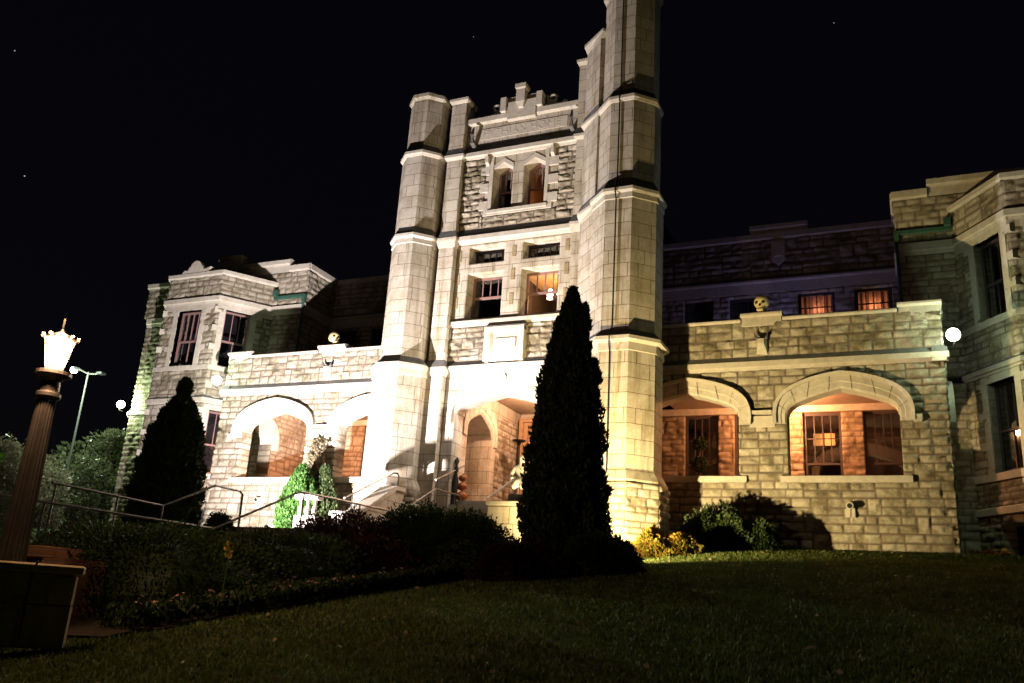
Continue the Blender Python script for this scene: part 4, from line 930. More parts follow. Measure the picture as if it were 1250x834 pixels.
# hedges to the right of the walkway
def B(x, y, rad, *a, dz=-0.1, **k): return blob_bush((x, y, gzf(x, y) + dz), rad, *a, **k)
B(0.75, -15.0, (1.75, 2.0, 1.62), 'clipped dark green hedge beside the low stone wall', 'hedge', n=16000, seed=31, box=True, name='hedge', cat='hedge', lump=0.04, dz=-0.5)
B(0.9, -12.2, (1.65, 1.8, 1.40), 'clipped green hedge in the middle of the row by the railing', 'hedge', n=14000, seed=32, box=True, name='hedge', cat='hedge', lump=0.05, dz=-0.45)
B(0.8, -10.1, (1.6, 1.9, 1.50), 'mounded dark red barberry in front of the railing', 'purple', n=15000, seed=33, name='barberry', cat='shrub', dz=-0.2)
B(2.0, -11.0, (1.1, 1.1, 0.95), 'low dark red barberry at the lawn edge', 'purple', n=8000, seed=34, name='barberry', cat='shrub', dz=-0.1)
B(2.0, -9.2, (1.35, 1.1, 1.60), 'dark green rounded shrub between the barberry and the cypress', 'hedge', n=12000, seed=35, name='bush', cat='bush', dz=-0.1)
B(3.3, -9.5, (1.15, 0.9, 1.42), 'wide dark shrub at the left foot of the tall cypress', 'hedge', n=10000, seed=36, dz=-0.15)
B(6.0, -9.1, (0.85, 0.7, 0.85), 'dark leafy shrub at the right foot of the tall cypress', 'hedge', n=9000, seed=37, dz=-0.1)
B(4.7, -9.9, (1.0, 0.7, 0.8), 'low brownish shrub in front of the tall cypress', 'purple', n=8000, seed=38, dz=-0.1)
B(5.5, -3.4, (0.58, 0.5, 0.66), 'yellow and orange leaved shrub lit beside the right turret', 'autumn', n=6500, seed=39, size=0.07, group='yellow shrubs beside the right turret', lump=0.3)
B(6.15, -3.1, (0.50, 0.45, 0.52), 'yellow-green leaved shrub lit in front of the right porch', 'autumn', n=6000, seed=40, size=0.07, group='yellow shrubs beside the right turret', lump=0.3)
B(6.75, -1.4, (1.05, 0.7, 1.12), 'large dark shrub against the right porch wall', 'cypress', n=9000, seed=41, size=0.07, lump=0.22)
B(7.85, -1.3, (0.52, 0.45, 0.82), 'small rounded green shrub at the foot of the right porch wall', 'hedge', n=6000, seed=42, size=0.06, lump=0.2)
# left of the walkway
B(-3.3, -9.5, (0.55, 0.52, 1.35), 'round dark clipped ball shrub beside the railing end', 'cypress', n=9000, seed=43, name='ball_shrub', cat='shrub', lump=0.05)
B(-5.9, -11.0, (1.3, 1.2, 1.05), 'low dark red barberry left of the walkway', 'purple', n=9000, seed=44, name='barberry', cat='shrub')
B(-6.5, -13.2, (1.3, 1.3, 0.95), 'low dark green shrub left of the walkway by the lamp post', 'hedge', n=8000, seed=45, name='bush', cat='bush')
B(-3.8, -15.6, (1.2, 1.6, 0.9), 'dark clipped hedge left of the walkway foot', 'hedge', n=9000, seed=46, box=True, name='hedge', cat='hedge')
B(1.0, -18.0, (0.55, 0.5, 0.5), 'small dark shrub behind the low stone wall', 'hedge', n=3500, seed=47, dz=0.35)
# topiary in the right porch
t = thing('potted_topiary', 'dark three-ball topiary standing in the right porch', 'plant', (5.05, 4.2, 1.1))
mb = MB(); mb.lathe([(0.16, 0), (0.22, 0.35), (0.24, 0.4), (0.18, 0.4)], 14, apothem=False); mb.obj('pot', M['iron'], t)
mb = MB(); mb.tube([(0, 0, 0.3), (0, 0, 2.9)], 0.03, 6); mb.obj('stem', M['bark'], t)
for z, r_ in ((1.25, 0.30), (2.05, 0.27), (2.75, 0.22)):
    g = np.random.default_rng(int(z * 10)); d = g.normal(0, 1, (1200, 3)); d /= np.linalg.norm(d, axis=1)[:, None]
    V, F = leaves(d * r_ * g.uniform(0.7, 1, (1200, 1)) + np.array([0, 0, z]), d, 0.06, 0, 4, 0.8, 3); raw('foliage', V, F, M['cypress'], t)
# dry vine on the left porch pier
g = np.random.default_rng(77); n = 1500; h = g.random(n) ** 0.8
V, F = leaves(np.stack([-7.75 + 0.35 * (vn(h * 6, h * 0 + 3) - 0.4) + g.normal(0, 0.20, n), -0.22 + g.uniform(-0.12, 0.12, n), 0.3 + 3.1 * h], 1), np.tile([0, -1., 0.2], (n, 1)), 0.10, 0.1, 4, 0.7, 5)
t = thing('climbing_vine', 'dry climbing vine on the pier of the left porch', 'plant', (0, 0, 0)); raw('foliage', V, F, M['vine'], t)
mb = MB(); mb.tube([(-7.9, -0.2, 0), (-7.75, -0.15, 1.2), (-7.95, -0.13, 2.3), (-7.8, -0.12, 3.2)], [0.04, 0.03, 0.02, 0.01], 6); mb.obj('stem', M['bark'], t)

# ------------------------------------------------------------------ walkway, stairs
def slab(mb, x0, x1, y0, y1, z): mb.box(x0, x1, y0, y1, z - 1.6, z)
mb = MB(); slab(mb, -3.3, -1.5, -19.5, -11.8, -1.85)
for k in range(8): slab(mb, -3.3, -1.5, -11.8 + k * 0.36, -11.8 + (k + 1) * 0.36, -1.85 + (k + 1) * 0.15)
slab(mb, -3.3, -1.5, -8.92, -4.35, -0.652)
o = mb.obj('walkway', M['concrete']); tag(o, kind='structure')
mb = MB()
for k in range(7): slab(mb, -3.0, 1.2, -4.35 + k * 0.30, -4.35 + (k + 1) * 0.30, -0.65 + (k + 1) * 0.15)
slab(mb, -3.0, 1.2, -2.25, -1.5, 0.404)
for k in range(5): slab(mb, -2.0, 1.3, -1.5 + k * 0.28, -1.5 + (k + 1) * 0.28 + (0.25 if k == 4 else 0), 0.404 + (k + 1) * 0.16)
o = mb.obj('steps', M['concrete']); tag(o, kind='structure')
# stair side walls
def cheek(x0, x1, label, name='stair_wall', mn='trim'):
    t = thing(name, label, 'stair wall', (x0, -4.9, 0), group='sloping walls beside the stair')
    w = x1 - x0
    mb = MB(); mb.loft([[(x, 0, -1.2), (x, 3.1, -1.2), (x, 3.1, 1.25), (x, 2.6, 1.25), (x, 0.5, 0.15), (x, 0.0, 0.15)] for x in (0, w)]); mb.obj('wall', M['ashlar'], t)
    mb = MB(); mb.loft([[(x, -0.06, 0.15), (x, -0.06, 0.27), (x, 0.55, 0.27), (x, 2.55, 1.38), (x, 3.1, 1.38), (x, 3.1, 1.25), (x, 2.6, 1.25), (x, 0.5, 0.15)] for x in (-0.06, w + 0.06)]); mb.obj('coping', M['trim'], t)
    return t
cheek(-3.45, -3.02, 'sloping stone stair wall left of the entrance stair')
t = thing('stair_wall', 'low yellow-lit stone block on the right side of the entrance stair', 'stair wall', (1.5, -5.0, 0), group='sloping walls beside the stair')
mb = MB(); mb.box(0, 1.4, 0.0, 1.8, -1.2, 0.47, 0.02); mb.obj('wall', M['ashlar'], t); mb = MB(); mb.box(-0.05, 1.45, -0.05, 1.85, 0.47, 0.59, 0.02); mb.obj('coping', M['trim'], t)
t = thing('stone_balustrade', 'short white stone balustrade left of the entrance stair', 'balustrade', (-5.0, -4.6, 0.05))
mb = MB(); mb.box(0, 0.75, 0, 0.24, -0.6, 0.12, 0.02); mb.box(-0.04, 0.79, -0.03, 0.27, 0.58, 0.74, 0.02); mb.obj('rail', M['concrete'], t)
for k in range(3): mb = MB(); mb.lathe([(0.05, 0.12), (0.09, 0.25), (0.045, 0.42), (0.07, 0.58)], 10, 0.12 + k * 0.25, 0.12, apothem=False); mb.obj('baluster', M['concrete'], t, True)

# ------------------------------------------------------------------ railings
def railing(pts, posts, label, r=0.028, low=None, end=None, mn='steel', name='handrail'):
    t = thing(name, label, 'railing', (0, 0, 0), group='metal handrails along the walkway')
    mb = MB(); mb.tube(pts + (end or []), r, 8); mb.obj('rail', M[mn], t)
    for (x, y, z0, z1) in posts: mb = MB(); mb.tube([(x, y, z0), (x, y, z1)], 0.022, 8); mb.obj('post', M[mn], t)
    if low: mb = MB(); mb.tube(low, 0.016, 6); mb.obj('lower_rail', M[mn], t)
    return t
xa = -1.6
Apts = [(xa, -18.2, -0.93), (xa, -11.55, -0.92), (xa, -8.85, 0.24), (xa, -7.85, 0.26), (xa, -4.28, 0.32), (xa, -2.35, 1.29), (xa, -0.75, 1.32)]
railing(Apts, [(xa, -15.6, -1.9, -0.93), (xa, -13.0, -1.9, -0.93), (xa, -8.7, -0.8, 0.24), (xa, -6.3, -0.8, 0.29), (xa, -4.28, -0.8, 0.32), (xa, -2.3, 0.3, 1.29)], 'long grey metal handrail on the near side of the walkway, stepping up to the entrance',
        end=[(xa, -0.62, 1.25), (xa, -0.62, 0.5)])
xb = -3.3
railing([(xb, -14.2, -0.38), (xb, -11.35, -0.44), (xb, -9.85, 0.23), (xb, -9.0, 0.23)], [(xb, -14.1, -1.9, -0.38), (xb, -12.6, -1.9, -0.41), (xb, -11.35, -1.9, -0.44)], 'dark metal handrail on the far side of the walkway, bent down at its upper end',
        end=[(xb, -8.88, 0.16), (xb, -8.85, -0.7)])
railing([(xb, -4.6, 0.68), (xb, -2.05, 1.83), (xb, -1.85, 1.85)], [(xb, -4.2, 0.1, 0.86)], 'short dark handrail on the sloping left stair wall', end=[(xb, -1.75, 1.78), (xb, -1.75, 0.8)])
railing([(-1.95, -1.75, 1.66), (-1.95, 0.1, 2.42)], [(-1.95, -1.7, 0.4, 1.66), (-1.95, -0.9, 0.7, 2.0)], 'short dark handrail at the doorway steps')
railing([(1.45, -4.95, 0.66), (1.45, -2.9, 1.62)], [(1.45, -2.95, 0.3, 1.6)], 'short white handrail on the right side of the entrance stair', r=0.035, mn='frame_white')

# ------------------------------------------------------------------ lamp post by the camera
LPX, LPY = 2.05, -18.75; lz = gzf(LPX, LPY)
t = thing('lamp_post', 'fluted brown lamp post with a lit glass lantern at the left edge', 'lamp post', (LPX, LPY, lz))
H0 = 0.22 - lz
nn = 40
def flute(r, z): return [((r * (1 + (0.0 if i % 2 else -0.10))) * math.cos(2 * math.pi * i / nn), (r * (1 + (0.0 if i % 2 else -0.10))) * math.sin(2 * math.pi * i / nn), z) for i in range(nn)]
mb = MB(); mb.loft([flute(0.168, 0.35), flute(0.160, 0.9), flute(0.108, H0 - 0.28)]); mb.obj('shaft', M['bronze'], t)
mb = MB(); mb.lathe([(0.30, 0.0), (0.30, 0.10), (0.25, 0.16), (0.22, 0.3), (0.19, 0.36)], 20, apothem=False); mb.obj('base', M['bronze'], t, True)
mb = MB(); mb.lathe([(0.125, H0 - 0.30), (0.145, H0 - 0.27), (0.145, H0 - 0.23), (0.115, H0 - 0.20), (0.11, H0 - 0.08), (0.14, H0 - 0.04), (0.215, H0 + 0.0), (0.215, H0 + 0.04), (0.12, H0 + 0.07), (0.09, H0 + 0.10)], 24, apothem=False); mb.obj('capital', M['bronze'], t)
mb = MB(); mb.lathe([(0.10, H0 + 0.10), (0.155, H0 + 0.40), (0.165, H0 + 0.45)], 10, apothem=False); lg = mb.obj('lantern_glass', GLOW_L, t, True)
mb = MB()
for k in range(10):
    a = 2 * math.pi * k / 10; mb.tube([(0.105 * math.cos(a), 0.105 * math.sin(a), H0 + 0.10), (0.165 * math.cos(a), 0.165 * math.sin(a), H0 + 0.42), (0.20 * math.cos(a), 0.20 * math.sin(a), H0 + 0.50), (0.225 * math.cos(a), 0.225 * math.sin(a), H0 + 0.49)], [0.010, 0.012, 0.014, 0.016], 6)
mb.obj('lantern_ribs', M['frame_white'], t)
mb = MB(); mb.lathe([(0.17, H0 + 0.45), (0.19, H0 + 0.46), (0.15, H0 + 0.50), (0.03, H0 + 0.56), (0.012, H0 + 0.60), (0.010, H0 + 0.74)], 16, apothem=False); mb.obj('lantern_cap', M['bronze'], t)
lamp('lantern_lamp', (LPX, LPY, lz + H0 + 0.62 + 0.2), (L_LANTERN[0] * 0.4, L_LANTERN[1]), 0.05)
lamp('lantern_lamp', (LPX + 0.24, LPY - 0.24, lz + H0 + 0.3), (L_LANTERN[0] * 0.6, L_LANTERN[1]), 0.08)
# low stone wall at its foot
t = thing('low_stone_wall', 'low yellow stone wall end with a flat coping at the lower left corner', 'wall', (3.17, -18.68, -2.9), R(45))
mb = MB(); mb.box(-3.2, -0.10, 0.0, 0.26, 0.0, 0.78, 0.01); mb.box(-0.30, -0.06, -0.03, 0.30, 0.0, 0.76, 0.01); mb.obj('wall', M['yellow_stone'], t)
mb = MB(); mb.box(-3.3, 0.0, -0.07, 0.32, 0.78, 0.88, 0.02); mb.obj('coping', M['yellow_stone'], t)
mb = MB(); mb.box(-0.66, -0.52, -0.06, 0.0, 0.36, 0.50, 0.01); mb.obj('socket_box', M['box'], t)
mb = MB(); mb.tube([(-0.50, -0.03, 0.10), (-0.50, -0.03, 0.80), (-0.46, -0.09, 0.9)], 0.012, 6); mb.obj('cable', M['iron'], t)
t = thing('brick_pier', 'low orange brick pier behind the low stone wall', 'pier', (0.75, -16.9, gzf(0.75, -16.9) - 0.1))
mb = MB(); mb.box(-0.45, 0.45, -0.3, 0.3, 0, 0.92); mb.box(-0.45, -0.1, -0.35, 0.3, 0.92, 1.08, 0.01); mb.obj('masonry', M['orange_brick'], t)

# ------------------------------------------------------------------ street light far behind
t = thing('street_light', 'tall thin street light glowing far behind the lamp post', 'street light', (-30.6, 8.2, -1.0))
mb = MB(); mb.tube([(0, 0, 0), (0, 0, 10.4)], [0.09, 0.05], 8); mb.obj('pole', M['black'], t)
mb = MB(); mb.tube([(0, 0, 10.3), (-0.5, -0.3, 10.55)], 0.04, 6); mb.tube([(0, 0, 10.3), (0.6, 0.3, 10.35)], 0.04, 6); mb.obj('arm', M['black'], t)
mb = MB(); mb.box(-0.85, -0.45, -0.55, -0.2, 10.45, 10.62, 0.03); mb.box(0.5, 0.9, 0.1, 0.45, 10.3, 10.45, 0.03); mb.obj('lamp_head', M['iron'], t)
mb = MB(); mb.ball((-0.68, -0.42, 10.45), 0.20, 10, 7); mb.obj('lens', GLOW_V, t, True)
lamp('street_lamp', (-29.6, 6.4, 9.0), (11000, (0.82, 1.0, 0.72)), 0.2)

# ------------------------------------------------------------------ background trees
def bg_tree(loc, H, rad, label, mn, n=9000, seed=1, size=0.22, name='tree', low=0.25, cat='tree', sub=14, holes=0.55):
    t = thing(name, label, cat, loc, group='trees and shrubs beyond the castle'); g = np.random.default_rng(seed)
    mb = MB(); mb.tube([(0, 0, -0.5), (0.1, 0, H * 0.3), (0.0, 0.1, H * 0.75)], [0.16, 0.11, 0.03], 8)
    cs = []
    for k in range(sub):
        a = g.uniform(0, 6.28); rr_ = g.uniform(0.2, 0.8); zc = H * g.uniform(low + 0.1, 0.9)
        c = np.array([rad * rr_ * math.cos(a), rad * rr_ * math.sin(a), zc]); cs.append((c, rad * g.uniform(0.28, 0.5)))
        mb.tube([(0, 0, max(0.2, zc * 0.5)), tuple(c * [0.5, 0.5, 1] - [0, 0, 0.2]), tuple(c)], [0.05, 0.035, 0.012], 5)
    mb.obj('trunk', M['bark'], t)
    P_ = []; Nn = []
    for c, r_ in cs:
        m_ = n // sub; d = g.normal(0, 1, (m_, 3)); d /= np.linalg.norm(d, axis=1)[:, None]; P_.append(c + d * r_ * (g.random((m_, 1)) ** holes) * [1, 1, 0.8]); Nn.append(d)
    V, F = leaves(np.concatenate(P_), np.concatenate(Nn), size, 0, 4, 0.9, seed); raw('crown', V, F, M[mn], t)
    return t
bg_tree((-16.5, -9.2, -1.6), 5.2, 2.4, 'bright green leafy tree behind the lamp post at the left edge', 'tree', 12000, 51, 0.16)
bg_tree((-21.5, -3.2, -1.0), 4.2, 2.6, 'pale dusty rounded shrub between the lamp post and the castle', 'olive', 16000, 52, 0.13, name='garden_shrub', cat='shrub', low=0.05, sub=22)
bg_tree((-24.2, 0.3, -1.0), 4.4, 2.3, 'second pale dusty shrub farther back left of the castle', 'olive', 14000, 53, 0.13, name='garden_shrub', cat='shrub', low=0.05, sub=20)
bg_tree((-25.2, 4.8, -1.0), 6.4, 2.4, 'dull dark tree close to the left edge of the castle', 'darkleaf', 12000, 54, 0.17)
bg_tree((-36, 16, -1.5), 8.0, 4.5, 'large dark tree far behind the street light', 'darkleaf', 9000, 55, 0.3)
bg_tree((-28, -4, -1.5), 6.0, 3.2, 'dark tree far behind the lamp post', 'darkleaf', 9000, 56, 0.22)

# ------------------------------------------------------------------ skulls, statue, pumpkins, lamp stand, box
def skull(loc, rz, label, s=1.0, tilt=0.0):
    t = thing('skull', label, 'skull', loc, rz, 'large skulls on the porch parapets')
    n, m_ = 22, 16; rings = []
    for j in range(m_ + 1):
        th = math.pi * (0.03 + 0.94 * j / m_); row = []
        for i in range(n):
            a = 2 * math.pi * i / n; x = math.sin(th) * math.cos(a); y = math.sin(th) * math.sin(a); z = -math.cos(th)
            w = 1.0 if z > -0.1 else 1.0 - 0.42 * min(1, (-z - 0.1) / 0.5)
            front = max(0, -y)
            X_, Y_, Z_ = x * 0.24 * w, y * 0.27 * (w if y > 0 else 1), z * 0.30
            for ex in (-0.095, 0.095):   # eye sockets
                dd = math.hypot(X_ - ex, Z_ - 0.0)
                if y < 0 and dd < 0.075: Y_ += 0.09 * (1 - dd / 0.075)
            if y < 0 and abs(X_) < 0.04 and -0.13 < Z_ < -0.04: Y_ += 0.05
            row.append((X_ * s, Y_ * s, (Z_ + 0.30) * s))
        rings.append(row)
    mb = MB(); mb.loft(rings); o1 = mb.obj('cranium', M['bone'], t, True)
    mb = MB()
    for ex in (-0.095, 0.095): mb.ball((ex * s, -0.195 * s, 0.30 * s), 0.068 * s, 12, 8, (1, 0.6, 0.9))
    mb.ext([(-0.03 * s, 0.17 * s), (0.03 * s, 0.17 * s), (0, 0.25 * s)], -0.262 * s, -0.2 * s); mb.obj('eye_sockets', M['black'], t)
    mb = MB(); mb.box(-0.10 * s, 0.10 * s, -0.25 * s, -0.08 * s, -0.0, 0.09 * s, 0.02)
    mb.obj('jaw', M['bone'], t)
    if tilt: t.rotation_euler[0] = tilt
    return t
skull((7.84, 0.10, 7.05), R(-8), 'large yellowish skull on the right porch parapet', 0.95)
skull((-7.86, 0.12, 7.06), R(58), 'large pale skull on the left porch parapet, turned to the right', 0.92, R(-14))
# statue
t = thing('seated_figure_statue', 'pale yellow-lit statue on the right stair wall, half behind the cypress', 'statue', (2.2, -4.45, 0.59))
mb = MB(); mb.box(-0.28, 0.28, -0.24, 0.24, 0, 0.22, 0.02); mb.obj('pedestal', M['shade_dark'], t)
me = bpy.data.meshes.new('figure'); sk = [((0, 0, 0.50), .17), ((0, 0, 0.70), .15), ((0, -0.01, 0.92), .17), ((0, 0, 1.06), .07), ((0, -0.03, 1.20), .115), ((0.0, -0.03, 1.30), .085),
     ((-0.21, -0.02, 0.96), .06), ((-0.30, -0.10, 0.74), .05), ((-0.20, -0.22, 0.62), .045), ((0.21, -0.02, 0.96), .06), ((0.30, -0.10, 0.74), .05), ((0.20, -0.22, 0.62), .045),
     ((-0.12, -0.22, 0.50), .10), ((-0.13, -0.30, 0.34), .08), ((0.12, -0.22, 0.50), .10), ((0.13, -0.30, 0.34), .08)]
me.from_pydata([s[0] for s in sk], [(0, 1), (1, 2), (2, 3), (3, 4), (4, 5), (2, 6), (6, 7), (7, 8), (2, 9), (9, 10), (10, 11), (0, 12), (12, 13), (0, 14), (14, 15)], [])
fo = bpy.data.objects.new('figure', me); COL.objects.link(fo); md = fo.modifiers.new('s', 'SKIN'); sb = fo.modifiers.new('d', 'SUBSURF'); sb.levels = sb.render_levels = 2
for v_, s in zip(me.skin_vertices[0].data, sk): v_.radius = (s[1], s[1])
me.skin_vertices[0].data[0].use_root = True
dg = bpy.context.evaluated_depsgraph_get(); me2 = bpy.data.meshes.new_from_object(fo.evaluated_get(dg)); bpy.data.objects.remove(fo); fo = bpy.data.objects.new('figure', me2); COL.objects.link(fo); fo.parent = t
me2.materials.clear(); me2.materials.append(M['trim']); me2.polygons.foreach_set('use_smooth', np.ones(len(me2.polygons), bool))
# pumpkins by the left jamb of the door arch
def pumpkin(loc, r_, label, carved=True):
    t = thing('pumpkin', label, 'pumpkin', loc, R(20), 'carved pumpkins stacked at the entrance'); n = 32; rings = []
    for j in range(11):
        th = math.pi * (0.04 + 0.92 * j / 10); rings.append([((r_ * math.sin(th) * (1 - 0.10 * abs(math.sin(4 * 2 * math.pi * i / n / 1.0)))) * math.cos(2 * math.pi * i / n), (r_ * math.sin(th) * (1 - 0.10 * abs(math.sin(4 * 2 * math.pi * i / n)))) * math.sin(2 * math.pi * i / n), r_ * 0.82 * (1 - math.cos(th))) for i in range(n)])
    mb = MB(); mb.loft(rings); mb.obj('skin', M['pumpkin'], t, True)
    mb = MB(); mb.tube([(0, 0, r_ * 1.58), (0.02, 0, r_ * 1.9)], [0.03, 0.02], 6); mb.obj('stalk', M['bark'], t)
pumpkin((-1.78, -0.25, 1.2), 0.20, 'orange pumpkin at the bottom of the pile by the entrance')
pumpkin((-1.78, -0.25, 1.54), 0.17, 'orange pumpkin in the middle of the pile by the entrance')
pumpkin((-1.78, -0.25, 1.84), 0.14, 'small orange pumpkin on top of the pile by the entrance')
t = thing('black_urn', 'tall black urn behind the pumpkins at the entrance', 'urn', (-1.95, -0.42, 0.9))
mb = MB(); mb.lathe([(0.12, 0), (0.08, 0.1), (0.09, 0.5), (0.11, 0.9), (0.05, 1.2), (0.08, 1.3), (0.04, 1.45), (0.09, 1.6), (0.02, 1.72)], 16, apothem=False); mb.obj('body', M['black'], t, True)
t = thing('torch_stand', 'tall black torch lamp stand beside the wooden door case', 'lamp stand', (-1.28, 3.0, 1.2))
mb = MB(); mb.lathe([(0.16, 0), (0.16, 0.03), (0.03, 0.08), (0.025, 1.15), (0.07, 1.22), (0.07, 1.34), (0.04, 1.4), (0.055, 1.9), (0.055, 2.5), (0.08, 2.56)], 12, apothem=False); mb.obj('stand', M['iron'], t)
mb = MB(); mb.lathe([(0.06, 2.56), (0.24, 2.62), (0.26, 2.66), (0.05, 2.66)], 14, apothem=False); mb.obj('bowl', M['iron'], t)
t = thing('meter_box', 'grey meter box on the foot of the right turret', 'utility box', (3.86, -3.28, 0.82))
mb = MB(); mb.box(-0.26, 0.12, -0.10, 0.12, 0.0, 0.62, 0.02); mb.obj('case', M['box'], t); mb = MB(); mb.box(-0.19, 0.05, -0.115, -0.098, 0.12, 0.5, 0.004); mb.obj('door', M['shade_dark'], t)
def reflection_lamp(loc, label, s=1.0):  # glowing lamp shape added in place of a chandelier's reflection
    t = thing('reflection_glow', label, 'lamp', loc)
    mb = MB(); mb.lathe([(0.10, 0), (0.10, 0.03), (0.03, 0.08), (0.05, 0.3), (0.02, 0.45)], 12, apothem=False); mb.obj('base', M['bronze'], t, True)
    mb = MB(); mb.lathe([(0.24 * s, 0.42), (0.13 * s, 0.42 + 0.38 * s)], 16, apothem=False); mb.obj('shade', emit('amber_reflection_glow', (1.0, 0.50, 0.12), 1.1), t, True)
for x_, z_, w_ in ((8.62, 4.15, 0.34), (9.0, 4.15, 0.34)):
    mb = MB(); mb.box(x_, x_ + w_, 6.3, 6.34, z_, z_ + (0.42 if z_ > 3 else 1.0)); mb.obj('inner_lit_pane', emit('amber_inner_light', (1.0, 0.42, 0.10) if z_ > 3 else (0.9, 0.3, 0.1), 0.75 if z_ > 3 else 0.12), castle)
reflection_lamp((6.35, 5.9, 3.2), 'small amber lamp shape added for a chandelier reflection behind the topiary', 0.6)
# chandelier in the lit tower window
t = thing('chandelier', 'lit chandelier with white shades in the tower window', 'chandelier', (0.98, 0.35, 8.25))
mb = MB(); mb.tube([(0, 0, 0.0), (0, 0, 1.5)], 0.015, 6); mb.lathe([(0.02, -0.12), (0.06, -0.05), (0.03, 0.1)], 10, apothem=False)
for k in range(5): a = 2 * math.pi * k / 5 + 0.4; mb.tube([(0, 0, -0.02), (0.18 * math.cos(a), 0.18 * math.sin(a), -0.10), (0.30 * math.cos(a), 0.30 * math.sin(a), 0.02)], 0.012, 6)
mb.obj('arms', M['bronze'], t)
for k in range(5): a = 2 * math.pi * k / 5 + 0.4; mb = MB(); mb.lathe([(0.11, 0.0), (0.06, 0.22)], 10, 0.30 * math.cos(a), 0.30 * math.sin(a), apothem=False); mb.obj('shade', emit('lit_shade', (1, 0.85, 0.7), 7), t, True)
# rock, flowers
t = thing('garden_rock', 'rounded brown rock at the corner of the flower bed', 'rock', (3.2, -10.6, gzf(3.2, -10.6)))
g = np.random.default_rng(5); mb = MB(); rings = []
for j in range(8):
    th = math.pi * (0.05 + 0.9 * j / 7); rings.append([(0.36 * math.sin(th) * math.cos(2 * math.pi * i / 12) * g.uniform(0.85, 1.1), 0.26 * math.sin(th) * math.sin(2 * math.pi * i / 12) * g.uniform(0.85, 1.1), 0.10 - 0.19 * math.cos(th)) for i in range(12)])
mb.loft(rings); mb.obj('stone', M['fieldstone'], t, True)
# flower bed: soil, low bedding plants (nobody could count them)
mb = MB(); bed = [(2.9, -18.0), (3.3, -15.6), (3.4, -13.0), (3.5, -11.4), (3.6, -10.2), (5.2, -8.6), (5.3, -7.9), (4.9, -4.4), (6.6, -2.3), (8.2, -1.8), (8.4, -0.3), (4.0, -0.3), (-1.3, -4.0), (-1.3, -18.0)]
nb = 60; bx = np.linspace(-1.4, 9.2, 60); by = np.linspace(-18.2, -0.3, 90)
def inpoly(x, y):
    c_ = False; j = len(bed) - 1
    for i in range(len(bed)):
        if (bed[i][1] > y) != (bed[j][1] > y) and x < (bed[j][0] - bed[i][0]) * (y - bed[i][1]) / (bed[j][1] - bed[i][1]) + bed[i][0]: c_ = not c_
        j = i
    return c_
BX, BY = np.meshgrid(bx, by, indexing='ij'); BZ = gz(BX, BY) + 0.03; idx = np.arange(BX.size).reshape(BX.shape); ff = []
for i in range(59):
    for j in range(89):
        if inpoly((bx[i] + bx[i + 1]) / 2, (by[j] + by[j + 1]) / 2): ff.append((idx[i, j], idx[i + 1, j], idx[i + 1, j + 1], idx[i, j + 1]))
ff = np.array(ff); V = np.stack([BX, BY, BZ], -1).reshape(-1, 3); us = np.unique(ff); rm = -np.ones(len(V), int); rm[us] = np.arange(len(us))
o = raw('soil', V[us], rm[ff], M['soil'], None, True); tag(o, kind='structure')
g = np.random.default_rng(91); n = 9000; yy = g.uniform(-17.6, -10.3, n); edge = np.interp(yy, [-18, -15.6, -13, -11.4, -10.2], [2.9, 3.3, 3.4, 3.5, 3.6]); xx = edge - 0.03 - g.random(n) ** 1.5 * 0.75
pts = np.stack([xx, yy, gz(xx, yy) + 0.05 + g.random(n) * 0.22], 1)
V, F = leaves(pts, np.tile([0, 0, 1.], (n, 1)), 0.07, 0.3, 4, 0.9, 8); o = raw('bedding_plants', V, F, M['hedge']); tag(o, kind='stuff', cat='plants', label='low green bedding plants along the edge of the lawn')
n = 95; yy = g.uniform(-17.4, -10.5, n); xx = np.interp(yy, [-18, -15.6, -13, -11.4, -10.2], [2.9, 3.3, 3.4, 3.5, 3.6]) - 0.05 - g.random(n) ** 1.4 * 0.7
flowers = None; fm = None
pr_ = []; 
for k in range(9):
    for q in range(6):
        a = 2 * math.pi * q / 6; pr_.append((a, 0.035))
mbf = MB()
c0 = mbf.v(0, 0, 0.03)
ring = []
for q in range(12):
    a = 2 * math.pi * q / 12; r_ = 0.05 if q % 2 == 0 else 0.03; ring.append(mbf.v(r_ * math.cos(a), r_ * math.sin(a), 0.045 if q % 2 == 0 else 0.035))
for q in range(12): mbf.F.append((c0, ring[q], ring[(q + 1) % 12]))
st0 = mbf.v(-0.004, 0, -0.2); st1 = mbf.v(0.004, 0, -0.2); mbf.F.append((st0, st1, c0))
f0 = mbf.obj('flower', M['petal']); tag(f0, 'small pink bedding flower in the bed along the lawn', 'flower', 'pink flowers along the lawn edge')
for i in range(n):
    fo = f0 if i == 0 else f0.copy()
    if i: COL.objects.link(fo)
    fo.location = (xx[i], yy[i], gzf(xx[i], yy[i]) + 0.25 + random.random() * 0.1); fo.rotation_euler = (random.uniform(0, 0.7), random.uniform(-0.5, 0.5), random.random() * 6); s = random.uniform(0.4, 0.85); fo.scale = (s, s, s)
t = thing('yellow_flower_spike', 'single tall yellow flower standing in front of the hedge', 'flower', (2.72, -15.9, gzf(2.72, -15.9)))
mb = MB(); mb.tube([(0, 0, 0), (0.02, 0, 0.75)], [0.012, 0.008], 6); mb.obj('stem', M['bright'], t)
g2 = np.random.default_rng(4); n = 60; h = g2.random(n); V, F = leaves(np.stack([g2.normal(0, 0.025, n), g2.normal(0, 0.025, n), 0.74 + 0.20 * h], 1), np.tile([0, 0, 1.], (n, 1)), 0.06, 0.6, 4, 0.5, 3); raw('petals', V, F, M['autumn'], t)
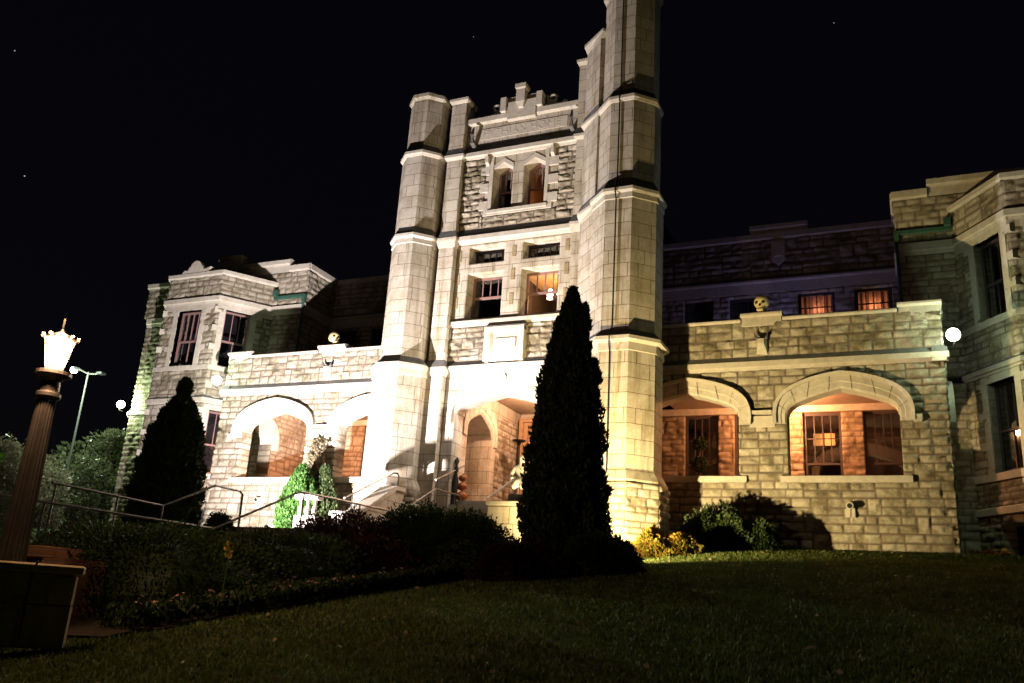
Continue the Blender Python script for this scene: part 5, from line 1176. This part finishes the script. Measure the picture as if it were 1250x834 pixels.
for k, (x, c_) in enumerate(((13.1, 'dark red'), (13.45, 'yellow'), (13.75, 'orange'))):
    t = thing('potted_mum', f'{c_} flowering plant at the foot of the right bay', 'plant', (x, 1.3 - 0.25 * k, 0.0), group='small flowering plants under the right bay')
    g2 = np.random.default_rng(60 + k); d = g2.normal(0, 1, (260, 3)); d /= np.linalg.norm(d, axis=1)[:, None]; d[:, 2] = abs(d[:, 2])
    V, F = leaves(d * 0.2, d, 0.06, 0, 4, 0.8, k); raw('blossom', V, F, M['petal'] if k == 0 else M['petal_y'], t)
    V, F = leaves(d * 0.16, d, 0.08, 0, 4, 0.8, k + 9); raw('foliage', V, F, M['hedge'], t)

# ------------------------------------------------------------------ grass blades on the visible lawn
g = np.random.default_rng(123); n = 170000
dist = 4.5 + 21 * g.random(n) ** 0.8; az = np.radians(g.uniform(-62, 8, n)); x = 11.612 + dist * np.sin(az); y = -26 + dist * np.cos(az)
ok = (y < -0.2) & ~((x > -3.4) & (x < -1.3)) & (x > -4)
ex_ = np.interp(y, [-18, -15.6, -13, -11.4, -10.2, -8.6, -5.4, -2.2, -0.3], [2.9, 3.3, 3.4, 3.5, 3.6, 5.4, 5.2, 7.2, 8.4]); ok &= (x > ex_ - 0.15) | (y < -18.1)
x, y = x[ok], y[ok]; n = len(x)
lean = g.normal(0, 0.35, (n, 2)); hh = g.uniform(0.03, 0.065, n); ww = g.uniform(0.004, 0.009, n) * (1 + np.hypot(x - 11.6, y + 26) * 0.09); th = g.uniform(0, 6.28, n); z = gz(x, y) - 0.005
P0 = np.stack([x - ww * np.cos(th), y - ww * np.sin(th), z], 1); P1 = np.stack([x + ww * np.cos(th), y + ww * np.sin(th), z], 1); P2 = np.stack([x + lean[:, 0] * hh, y + lean[:, 1] * hh, z + hh], 1)
o = raw('grass', np.stack([P0, P1, P2], 1).reshape(-1, 3), np.arange(3 * n).reshape(-1, 3), M['blade']); tag(o, kind='stuff', cat='grass', label='short mown grass of the sloping lawn')

g = np.random.default_rng(321); n = 420; x = g.uniform(3.5, 17, n); y = g.uniform(-21, -1.0, n); okm = x > np.interp(y, [-18, -15.6, -13, -11.4, -10.2, -8.6, -5.4, -2.2, -0.3], [2.9, 3.3, 3.4, 3.5, 3.6, 5.4, 5.2, 7.2, 8.4]); x, y = x[okm], y[okm]; n = len(x)
V, F = leaves(np.stack([x, y, gz(x, y) + 0.045], 1), g.normal(0, 1, (n, 3)) * [1, 1, 0.1], 0.07, 0, 4, 0.1, 6); o = raw('fallen_leaves', V, F, M['vine']); tag(o, kind='stuff', cat='leaves', label='scattered dry fallen leaves on the lawn')
# ------------------------------------------------------------------ a few stars
g = np.random.default_rng(2); ST = emit('star_light', (0.8, 0.85, 1.0), 0.45)
for k, (px, py) in enumerate(((30, 215), (18, 62), (1018, 28), (578, 45))):
    d = (fw + rt2 * (px - 625) / 1074.4 - up2 * (py - 417) / 1074.4).normalized() * 1500
    mb = MB(); mb.ball((0, 0, 0), 1.1 - 0.18 * k, 6, 4); o = mb.obj('star', ST); o.location = camo.location if False else Vector((11.6, -26, -2.2)) + d
    tag(o, 'tiny faint star in the black night sky', 'star', 'faint stars in the sky')
